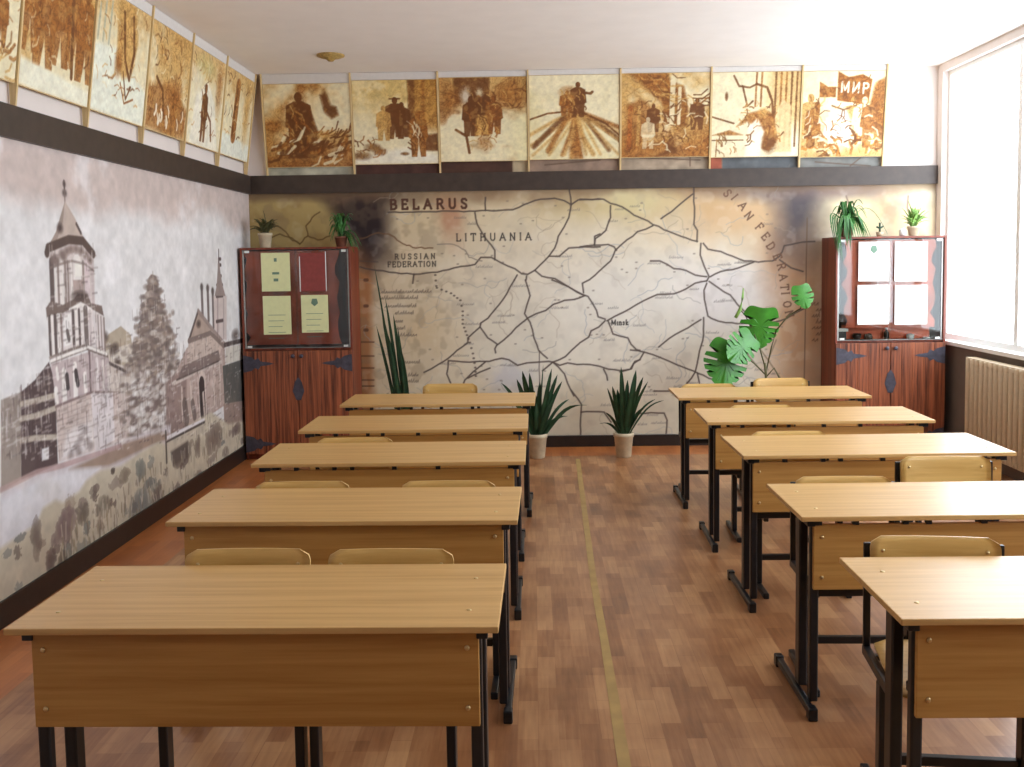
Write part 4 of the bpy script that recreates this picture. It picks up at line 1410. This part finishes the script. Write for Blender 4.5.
def make_chair():
    """origin on the floor under the backrest centre; it faces the camera (-Y)"""
    t = thing('school_chair', 'c', 'chair', group='school chairs behind the desks')
    vs, fs = rounded_sheet(.40, .17, .035, lambda x, z: -.35 * x * x + .10 * (z - .085) - .004)
    b = MB().add([(x, y, z + .63) for x, y, z in vs], fs, True).build('backrest', M['ply'], t)
    vs, fs = rounded_sheet(.40, .37, .05, lambda x, z: -.02 * math.cos(z / .37 * PI) * (1 if z < .12 else .35))
    MB().add([(x, -.03 - z, .452 - y + (.0 if True else 0)) for x, y, z in vs], fs, True).build('seat', M['ply'], t)
    for x in (-.205, .205):
        f = MB()
        f.bar((x, .005, .425), (x, .012, .775), .022, .016, (0, 1, 0))
        f.build('back_upright', M['steel'], t, .003)
        MB().box(x - .012, x + .012, -.37, .018, .402, .434).build('seat_rail', M['steel'], t, .004)
        MB().box(x - .014, x + .014, -.23, -.18, .03, .405).build('leg', M['steel'], t, .005)
        MB().box(x - .014, x + .014, -.38, .02, 0, .03).build('foot_bar', M['steel'], t, .005)
    MB().box(-.19, .19, -.215, -.19, .15, .18).build('stretcher', M['steel'], t, .003)
    MB().box(-.2, .2, .008, .018, .66, .69).build('back_bar', M['steel'], t, .003)
    MB().box(-.195, .195, -.06, -.04, .41, .428).build('seat_bar', M['steel'], t, .003)
    for x in (-.16, .16):
        for z in (.672, .755):
            s = MB().lathe([(.006, 0), (.005, .003)], n=8).build('rivet', M['screw'], b)
            s.location = (x, -.35 * x * x + .10 * (z - .715) - .0045, z)
            s.rotation_euler = (PI / 2, 0, 0)
    return t


def furniture():
    desks = [
        ('L', 1, -1.3934, 2.4259, -.0131), ('L', 2, -1.3598, 3.4482, -.0189), ('L', 3, -1.3385, 4.4480, -.0027), ('L', 4, -1.3312, 5.3328, -.0031), ('L', 5, -1.2891, 6.2951, -.0177),
        ('R', 5, .9751, 6.4302, -.0071), ('R', 4, .9906, 5.4576, -.0166), ('R', 3, .9891, 4.5069, .0088), ('R', 2, .9616, 3.4228, .0021), ('R', 1, .9433, 2.4333, -.0068)]
    word = {1: 'nearest the camera', 2: 'second from the camera', 3: 'third from the camera', 4: 'fourth from the camera', 5: 'farthest from the camera'}
    extra = {('L', 1): 'beech school desk in the left column, nearest, its front panel filling the lower left',
             ('R', 1): 'beech school desk in the right column, nearest, cut off by the lower right edge'}
    made = []
    d0 = make_desk()
    for i, (c, n, x, y, r) in enumerate(desks):
        o = d0 if i == 0 else copy_tree(d0)
        o.location = (x, y, 0)
        o.rotation_euler = (0, 0, r)
        side = 'left column beside the old town mural' if c == 'L' else 'right column on the window side'
        made.append((o, c, n))
        o['label'] = extra.get((c, n)) or 'beech school desk in the %s, %s' % (side, word[n])
    for o, c, n in made:
        if c == 'L' or n == 1:
            for k in [k for k in bpy.data.objects if k.parent == o and k.name.startswith('crossbar')]:
                k.location.z = .085
        if n == 1 or (c, n) == ('L', 2):
            # on these desks the front panel reaches right up to the top
            for k in [k for k in bpy.data.objects if k.parent == o]:
                if k.name.startswith('modesty_panel'):
                    k.scale.z = 1.078
                    k.location.z = -.0373
                elif k.name.startswith('bracket'):
                    k.location.y = .022
    chairs = [
        (-.915, 2.985, .995, 'plywood chair behind the nearest left desk, on the mural side'),
        (-.46, 2.985, .988, 'plywood chair behind the nearest left desk, on the aisle side'),
        (-.985, 4.0, .972, 'plywood chair behind the second left desk, on the mural side'),
        (-.365, 3.995, .968, 'plywood chair behind the second left desk, on the aisle side'),
        (-.945, 4.995, .975, 'plywood chair top showing behind the third left desk'),
        (-.61, 6.95, 1.012, 'plywood chair behind the farthest left desk against the map wall'),
        (1.285, 7.04, .966, 'plywood chair behind the farthest right desk, on the aisle side'),
        (1.812, 7.03, 1.012, 'taller plywood chair behind the farthest right desk, under the monstera'),
        (1.43, 6.01, .962, 'plywood chair behind the fourth right desk from the camera'),
        (1.35, 5.06, .968, 'plywood chair behind the third right desk from the camera'),
        (1.29, 3.98, .972, 'plywood chair pushed under the second right desk, on the aisle side'),
        (1.845, 4.29, .99, 'plywood chair pulled back from the second right desk, on the window side'),
        (1.275, 3.03, .998, 'plywood chair behind the nearest right desk, seat visible under it')]
    rows = []
    c0 = make_chair()
    for i, (x, y, s, lab) in enumerate(chairs):
        o = c0 if i == 0 else copy_tree(c0)
        o.location = (x, y, 0)
        o.rotation_euler = (0, 0, -.11 if i == 12 else random.uniform(-.03, .03))
        o.scale = (1, 1, s)
        o['label'] = lab
        rows.append((o, x))
    for o, x in rows:
        if x < 0:      # the left column's chairs have lower back tubes
            for k in [k for k in bpy.data.objects if k.parent == o and k.name.startswith('back_upright')]:
                k.location.z = -.05


# ---------------------------------------------------------------- cabinets
def cabinet(x0, x1, zt, label, right):
    yf = 8.245
    t = thing('display_cabinet', label, 'cabinet', (x0, yf, 0), 0, 'glazed cabinets against the far wall')
    W, DP = x1 - x0, D - .022 - yf
    wd = M['mahogany']
    for a in (0, W - .018):
        MB().box(a, a + .018, .0, DP, 0, zt).build('side_panel', wd, t, .002)
    MB().box(.018, W - .018, 0, DP, zt - .018, zt).build('top_panel', wd, t, .002)
    MB().box(.018, W - .018, 0.02, DP, .952, .972).build('middle_shelf', wd, t, .002)
    MB().box(.018, W - .018, .02, DP, 0, .06).build('plinth', wd, t)
    MB().box(.018, W - .018, DP - .008, DP, .06, zt - .018).build('back_panel', wd, t)
    # lower plank doors with printed iron straps
    for k in (0, 1):
        a, b = (.003, W / 2 - .002) if k == 0 else (W / 2 + .002, W - .003)
        d = MB()
        n = 5
        for i in range(n):
            d.box(a + (b - a) * i / n + .0008, a + (b - a) * (i + 1) / n - .0008, -.018, 0, .05, .95)
        d = d.build('door', M['plank_door'], t, .0015)
        hx = b - .035 if k == 0 else a + .035
        kn = MB().lathe([(.008, 0), (.008, .012), (.017, .018), (.017, .026), (.01, .03)], n=14).build('knob', M['iron'], d)
        kn.location = (hx, -.018, .905)
        kn.rotation_euler = (PI / 2, 0, 0)
        for zc in (.84, .14):
            s = 1 if k == 0 else -1
            e = a if k == 0 else b
            pts = [(0, .075), (.07, .06), (.10, .035), (.13, .05), (.15, .02), (.22, .012), (.265, 0), (.22, -.012), (.15, -.02), (.13, -.05), (.10, -.035), (.07, -.06), (0, -.075)]
            pts = [(e + s * (.002 + p[0]), zc + p[1]) for p in pts]
            if s < 0:
                pts = pts[::-1]
            MB().prism(pts, 'Y', -.0195, -.0178).build('strap_hinge', M['iron'], d)
    lk = MB().prism([(W / 2 - .05, .6), (W / 2 - .03, .68), (W / 2, .72), (W / 2 + .03, .68), (W / 2 + .05, .6), (W / 2 + .02, .52), (W / 2 - .02, .52)], 'Y', -.021, -.0185)
    lk.build('lock_plate', M['iron'], t)
    # wavy coral backing board behind the glass
    r = random.Random(5 if right else 8)
    pts = []
    z0b, z1b = (1.078 if right else 1.0, zt - .03)
    x_l, x_r = (.09, W - .09) if right else (.03, W - .12)
    m = 12
    for i in range(m + 1):
        z = z0b + (z1b - z0b) * i / m
        pts.append((x_l + .022 * math.sin(i * 1.9) + r.uniform(-.012, .012), z))
    for i in range(m, -1, -1):
        z = z0b + (z1b - z0b) * i / m
        pts.append((x_r + .022 * math.sin(i * 1.7 + 1) + r.uniform(-.012, .012), z))
    MB().prism(pts, 'Y', .034, .039).build('backing_board', M['coral'], t)
    if right:
        MB().box(.09, W - .09, .112, .117, .975, 1.1).build('lower_backing', M['coral'], t)
    # sliding glass with chrome edges
    for k in (0, 1):
        a, b = (.02, W / 2 + .01) if k == 0 else (W / 2 - .01, W - .02)
        yy = .012 + .01 * k
        g = MB().box(a, b, yy, yy + .004, .976, zt - .022).build('glass_door', M['glass'], t)
        MB().box(a if k == 0 else b - .012, a + .012 if k == 0 else b, yy - .004, yy, .976, zt - .022).build('edge_strip', M['silver'], g)
        cx = a + .02 if k == 0 else b - .06
        MB().box(cx, cx + .04, yy - .010, yy - .004, zt - .045, zt - .024).build('corner_clip', M['white_plastic'], g)
        MB().box(cx, cx + .04, yy - .010, yy - .004, .978, .994).build('corner_clip', M['white_plastic'], g)
    MB().box(.018, W - .018, .004, .03, .9725, .976).build('bottom_track', M['silver'], t)
    return t, yf


def sheet(t, x0, x1, z0, z1, yf, mat, marks, label):
    ox = t.location.x
    o = MB().box(x0 - ox, x1 - ox, .0055, .0075, z0, z1).build('paper_sheet', mat, t, .001)
    if label:
        o['label'] = label
    if marks:
        m = MB()
        cx, cz = (x0 + x1) / 2 - ox, (z0 + z1) / 2
        w, h = x1 - x0, z1 - z0
        for k in marks:
            if k == 'crest':
                m.prism([(cx - .03, cz + .28 * h), (cx - .02, cz + .4 * h), (cx + .02, cz + .4 * h), (cx + .03, cz + .28 * h), (cx, cz + .2 * h)], 'Y', .0045, .0055)
            elif k == 'lines':
                for i in range(5):
                    m.box(cx - w * .32, cx + w * (.3 - .06 * (i % 3)), .0045, .0055, cz - .05 * i, cz - .05 * i + .004)
            elif k == 'spots':
                m.box(cx - .03, cx + .03, .0045, .0055, cz - .02, cz + .0)
                m.box(cx - .02, cx + .02, .0045, .0055, cz - .08, cz - .055)
                m.box(cx - .012, cx + .012, .0045, .0055, cz + .09, cz + .12)
        m.build('print', M['paper_mark'], o)
    return o


def cabinets():
    t, yf = cabinet(-2.512, -1.56, 1.84, 'reddish plank-door display cabinet in the left corner, green-tinted papers behind glass', False)
    a = [(-2.332, -2.083, 1.463, 1.795, 'paper_green', ['spots']), (-2.328, -2.086, 1.09, 1.424, 'paper_green', ['lines']), (-1.997, -1.763, 1.103, 1.428, 'paper_green', ['crest', 'lines'])]
    for x0, x1, z0, z1, m, k in a:
        sheet(t, x0, x1, z0, z1, yf, M[m], k, 'pale green printed sheet')
    o = sheet(t, -2.003, -1.77, 1.459, 1.79, yf, M['dark_red'], None, 'dark red sheet with white side strips')
    MB().box(-2.003 + 2.512, -1.995 + 2.512, .004, .0055, 1.459, 1.76).box(-1.778 + 2.512, -1.77 + 2.512, .004, .0055, 1.459, 1.8).build('side_strip', M['white_plastic'], o)
    t, yf = cabinet(2.592, 3.532, 1.86, 'reddish plank-door display cabinet by the window, four white papers behind glass', True)
    for x0, x1, z0, z1, k in ((2.787, 3.047, 1.478, 1.815, ['crest']), (3.094, 3.372, 1.473, 1.811, []), (2.782, 3.052, 1.107, 1.447, []), (3.099, 3.378, 1.103, 1.442, [])):
        sheet(t, x0, x1, z0, z1, yf, M['paper'], k, 'white sheet')
    # small things standing on the right cabinet's shelf, between glass and board
    zs = .972
    yb = yf + .068

    def put(mb, mat, name, label, cat):
        return tag(mb.build(name, mat), label, cat)
    b = MB()
    b.box(2.625, 2.70, yb - .03, yb + .035, zs, zs + .075)
    put(b, M['dark_thing'], 'box', 'dark box on the left end of the right cabinet shelf', 'box')
    b = MB().box(2.615, 2.715, yb - .034, yb + .04, zs + .0755, zs + .10)
    put(b, M['paper'], 'paper_stack', 'white paper stack on the dark box inside the right cabinet', 'paper')
    b = MB().lathe([(.022, 0), (.034, .02), (.038, .045), (.034, .055), (.028, .05), (.014, .03)], (2.80, yb, zs), 20)
    put(b, M['dark_thing'], 'bowl', 'dark bowl inside the right cabinet, left of the bottle', 'bowl')
    b = MB().lathe([(.028, 0), (.034, .01), (.034, .03), (.026, .05), (.012, .055)], (2.90, yb, zs), 16)
    put(b, M['dark_thing'], 'pot', 'small dark round pot inside the right cabinet next to the bowl', 'pot')
    t2 = thing('bottle', 'small dark bottle with white cap inside the right cabinet', 'bottle', (3.055, yb, zs))
    MB().lathe([(.02, 0), (.022, .004), (.022, .06), (.010, .078), (.009, .088)], n=16).build('body', M['dark_thing'], t2)
    MB().lathe([(.012, .088), (.012, .104), (.008, .108)], n=14).build('cap', M['white_plastic'], t2)
    b = MB().lathe([(.022, 0), (.03, .01), (.034, .04), (.028, .045), (.02, .02)], (3.26, yb, zs), 18)
    put(b, M['white_plastic'], 'cup', 'small white cup inside the right cabinet, right of the bottle', 'cup')
    b = MB().lathe([(.02, 0), (.036, .008), (.038, .016), (.03, .012), (.014, .006)], (3.40, yb, zs), 24)
    put(b, M['white_plastic'], 'dish', 'flat white dish inside the right cabinet at its window end', 'dish')


# ---------------------------------------------------------------- plants
def pot(t, r, h, mat, z=0):
    MB().lathe([(r * .72, 0), (r * .76, .005), (r * .96, h * .82), (r * 1.04, h * .84), (r * 1.04, h), (r * .9, h), (r * .88, h * .86)], (0, 0, z), 24).build('pot', mat, t)
    MB().lathe([(r * .885, h * .84), (r * .885, h * .88), (r * .3, h * .9)], (0, 0, z), 20).build('soil', M['soil'], t)


def blade(fo, base, tip, bend, w, n=9, side=None, prof=None):
    b, e = np.array(base, float), np.array(tip, float)
    pts = []
    for i in range(n):
        t = i / (n - 1)
        p = b + (e - b) * t
        p = p + np.array(bend, float) * math.sin(PI * t)
        pts.append(p)
    fo.strap(pts, w, side, .25, prof)


def plants():
    # two pots of dark strap-leaved plants on the floor
    def sans(loc, label, tips, seed, r=.085, h=.21):
        t = thing('potted_plant', label, 'potted plant', loc)
        pot(t, r, h, M['pot_cream'])
        fo = MB()
        q = random.Random(seed)
        for dx, z, w in tips:
            by = q.uniform(-.03, .03)
            ty = q.uniform(-.10, .05)
            blade(fo, (dx * .12, by, h * .86), (dx, ty, z), (0, q.uniform(-.03, .03), abs(dx) * .22), w, side=(1, .3 * q.uniform(-1, 1), 0))
        fo.build('foliage', M['leaf_dark'], t)
        return t
    sans((.768, 8.19, 0), 'dark sword-leaved plant in a cream pot against the map, right of the aisle',
         [(-.02, .78, .026), (.10, .76, .03), (-.10, .62, .022), (-.14, .60, .014), (.04, .66, .028), (.16, .70, .022), (.20, .66, .014), (-.05, .58, .03), (.07, .52, .03), (-.16, .40, .014), (.27, .50, .010), (.34, .49, .008), (.18, .42, .016), (-.08, .45, .024), (.0, .5, .03), (-.21, .30, .012), (.12, .6, .022)], 3)
    sans((.024, 8.19, 0), 'dark bushy strap-leaved plant in a cream pot beside the left desks',
         [(.06, .80, .008), (-.12, .76, .03), (-.06, .74, .026), (-.17, .68, .026), (-.30, .66, .018), (.13, .78, .022), (.18, .72, .022), (.22, .66, .02), (.03, .66, .028), (.10, .6, .03), (-.02, .58, .03), (.28, .50, .014), (.43, .45, .018), (.26, .36, .014), (.0, .48, .03), (-.07, .5, .03), (.14, .5, .024), (-.22, .5, .02)], 8)
    # tall snake plant behind the left desks
    t = thing('snake_plant', 'tall dark-leaved snake plant behind the farthest left desk, before the map legend', 'potted plant', (-1.14, 8.15, 0))
    pot(t, .10, .22, M['pot_cream'])
    fo = MB()
    for tx, z, w, ty in ((-.20, 1.68, .009, 0), (-.15, 1.28, .020, .02), (-.11, 1.40, .014, -.02), (-.05, 1.26, .018, .01), (.015, .95, .02, 0), (-.20, 1.16, .014, .03), (-.09, 1.08, .022, -.03), (-.03, 1.0, .022, .02), (-.01, 1.16, .013, -.03)):
        blade(fo, (.35 * tx + .06, ty, .19), (tx, ty, z), (.012, 0, 0), w, 10, (1, .2, 0), lambda q: min(1, .5 + 1.2 * q) * (1 - q ** 5) ** .7 + .02)
    fo.build('foliage', M['leaf_dark'], t)
    # monstera behind the right desks
    t = thing('monstera_plant', 'monstera with bright split leaves behind the farthest right desk', 'potted plant', (1.97, 8.12, 0))
    pot(t, .13, .26, M['pot_dark'])
    st = MB()
    st.tube([(0, 0, .22), (.005, 0, .45), (.0, 0, .72), (-.01, 0, .80)], .011)
    st.tube([(-.01, 0, .78), (-.05, 0, .92), (-.10, 0, 1.05), (-.13, 0, 1.14)], .006)
    st.tube([(0, 0, .7), (-.10, -.02, .80), (-.20, -.03, .88), (-.30, -.04, .93)], .006)
    st.tube([(0, 0, .72), (.05, .01, .94), (.09, .01, 1.08), (.19, .01, 1.2), (.29, .0, 1.26), (.30, 0, 1.36)], .006)
    st.tube([(0, 0, .68), (.07, 0, .76), (.12, 0, .66)], .006)
    st.tube([(-.10, 0, 1.05), (-.17, 0, 1.20), (-.22, -.01, 1.26)], .005)
    st.build('stem', M['stem'], t)
    bud = MB()
    bud.tube([(-.26, -.01, 1.19), (-.22, -.01, 1.26), (-.20, -.01, 1.36), (-.195, -.01, 1.44)], [.014, .016, .010, .004])
    bud.build('bud', M['leaf_light'], t)
    lv = MB()

    def monstera(c, size, ang, tilt, slits=5):
        """heart outline with deep side slits, tip pointing along ang in the x-z plane"""
        half = []
        n = 60
        for i in range(n + 1):
            s = i / n
            th = PI * s
            rr = (math.sin(th) ** .62) * .52 * (1.05 - .30 * s) + .0
            yy = .34 - 1.0 * s + (.16 * math.sin(PI * min(1, s * 3.2)) if s < .31 else 0)
            if .18 < s < .86:
                ph = ((s - .18) / .68 * slits) % 1
                if ph > .74:
                    rr *= .42
            half.append((rr, yy))
        out = half + [(-a, b) for a, b in half[::-1]]
        ca, sa = math.cos(ang + PI / 2), math.sin(ang + PI / 2)
        vs = [(c[0], c[1], c[2])]
        for a, b in [(0, -.1)] + out:
            X, Z = a * size, b * size
            dpt = tilt * Z + .5 * abs(X) * abs(X) / size
            vs.append((c[0] + X * ca - Z * sa, c[1] + dpt, c[2] + X * sa + Z * ca))
        k = len(vs)
        back = [(x, y + .002, z) for x, y, z in vs]
        fs = [(0 + 1, i, i + 1) for i in range(2, k - 1)]
        fb = [(k + 1, k + i + 1, k + i) for i in range(2, k - 1)]
        lv.add(vs + back, fs + fb, True)
    monstera((-.335, -.06, .86), .40, -PI / 2 - .25, .15)
    monstera((-.05, -.03, 1.15), .36, -PI / 2 - .1, -.2)
    monstera((-.20, -.10, .97), .30, -PI / 2 - .9, .5)
    monstera((.30, -.02, 1.39), .20, -PI / 2 + .2, .3, 3)
    lv.build('foliage', M['leaf_bright'], t)
    # --- on the cabinets
    t = thing('potted_plant', 'small olive-leaved plant in a cream pot on the left cabinet, corner side', 'potted plant', (-2.335, 8.42, 1.84))
    pot(t, .06, .13, M['pot_cream'])
    fo = MB()
    q = random.Random(2)
    for i in range(46):
        a = q.uniform(0, 6.28)
        L = q.uniform(.05, .15)
        b = (q.uniform(-.03, .03), q.uniform(-.03, .03), .12)
        blade(fo, b, (b[0] + L * math.cos(a), b[1] + .7 * L * math.sin(a), .12 + q.uniform(.03, .14)), (0, 0, .03), .014, 5)
    blade(fo, (0, 0, .12), (-.01, 0, .33), (.01, 0, 0), .012, 6)
    fo.build('foliage', M['stem'], t)
    t = thing('potted_plant', 'dark green drooping plant in a dark pot on the left cabinet, map side', 'potted plant', (-1.665, 8.40, 1.84))
    pot(t, .055, .09, M['pot_dark'])
    fo = MB()
    for i in range(54):
        a = q.uniform(0, 6.28)
        L = q.uniform(.05, .13)
        b = (q.uniform(-.02, .02), q.uniform(-.02, .02), .08)
        drop = q.uniform(-.06, .2)
        if math.cos(a) > .5 and q.random() < .5:
            drop = -q.uniform(.05, .16)
            L = q.uniform(.12, .17)
        blade(fo, b, (b[0] + L * math.cos(a), b[1] + .8 * L * math.sin(a), .09 + drop), (0, 0, .09), .012, 7)
    fo.build('foliage', M['leaf_mid'], t)
    t = thing('spider_plant', 'arching striped spider plant hanging over the left end of the right cabinet', 'potted plant', (2.72, 8.36, 1.86))
    pot(t, .06, .10, M['pot_dark'])
    fo = MB()
    q = random.Random(12)
    for i in range(70):
        a = q.uniform(-.4, 6.0)
        L = q.uniform(.06, .17)
        zt = q.uniform(-.26, .12) if math.sin(a) < 0 or math.cos(a) < -.6 else q.uniform(.02, .2)
        b = (q.uniform(-.02, .02), q.uniform(-.02, .02), .09)
        yy = b[1] + min(.24, (.9 * L + (.06 if zt < -.02 else 0)) * math.sin(a))
        if zt < -.02 and yy > -.16 and b[0] + L * math.cos(a) > -.15:
            yy = -.17
        if math.cos(a) > .1:
            zt = max(zt, -.10)
        blade(fo, b, (b[0] + L * math.cos(a), yy, .09 + zt), (0, 0, .12), .010, 8)
    blade(fo, (0, 0, .09), (.34, -.03, .02), (0, 0, .19), .006, 10)
    for k in range(5):
        blade(fo, (0, 0, .09), (-.13 + .012 * k, -.12 - .01 * k, -.10 - .03 * k), (-.09 + .01 * k, 0, .2), .007, 12)
    fo.build('foliage', M['leaf_mid'], t)
    t = thing('cactus', 'tiny cross-shaped cactus on the middle of the right cabinet', 'cactus', (3.0, 8.35, 1.86))
    MB().lathe([(.024, 0), (.032, .035), (.03, .04)], n=14).build('pot', M['pot_cream'], t)
    MB().tube([(0, 0, .03), (0, 0, .12)], .009).tube([(-.028, 0, .085), (0, 0, .07), (.028, 0, .088)], .008).build('stem', M['leaf_dark'], t)
    t = thing('potted_plant', 'bushy light green plant in a cream pot on the right cabinet, window side', 'potted plant', (3.30, 8.38, 1.86))
    pot(t, .05, .085, M['pot_cream'])
    fo = MB()
    for i in range(80):
        a = q.uniform(0, 6.28)
        L = q.uniform(.02, .12)
        b = (q.uniform(-.02, .02), q.uniform(-.02, .02), .08)
        blade(fo, b, (b[0] + L * math.cos(a) + .02, b[1] + .8 * L * math.sin(a), .08 + q.uniform(.02, .17)), (0, 0, .02), .012, 5)
    blade(fo, (0, 0, .08), (-.05, 0, .31), (.01, 0, 0), .010, 6)
    fo.build('foliage', M['leaf_light'], t)
    o = MB().lathe([(.02, 0), (.03, .012), (.032, .05), (.02, .062), (.012, .07)], (3.19, 8.33, 1.86), 14).build('vase', M['white_plastic'])
    tag(o, 'small white vase on the right cabinet beside the bushy plant', 'vase')


# ---------------------------------------------------------------- light and camera
def light_and_camera():
    w = bpy.data.worlds.new('overcast_sky')
    bpy.context.scene.world = w
    w.use_nodes = True
    bg = w.node_tree.nodes['Background']
    bg.inputs['Color'].default_value = (.84, .92, 1.0, 1)
    bg.inputs['Strength'].default_value = 7.6
    sc = bpy.context.scene
    sc.view_settings.view_transform = 'Standard'
    sc.view_settings.look = 'None'
    sc.view_settings.exposure = 0.0
    sc.view_settings.gamma = 1
    sc.view_settings.use_curve_mapping = False
    c = bpy.data.cameras.new('camera')
    c.sensor_fit = 'HORIZONTAL'
    c.sensor_width = 36
    c.lens = FPX * 36 / 1024
    c.shift_x = -SX / 1024
    c.shift_y = SY / 1024
    c.clip_end = 100
    o = bpy.data.objects.new('camera', c)
    from mathutils import Matrix
    o.matrix_world = Matrix(((vR[0], vU[0], -vF[0], 0), (vR[1], vU[1], -vF[1], 0), (vR[2], vU[2], -vF[2], H), (0, 0, 0, 1)))
    COL.objects.link(o)
    sc.camera = o
    sc.cycles.max_bounces = 12
    sc.cycles.diffuse_bounces = 8


shell()
radiator()
map_mural()
town_mural()
frieze()
furniture()
cabinets()
plants()
light_and_camera()
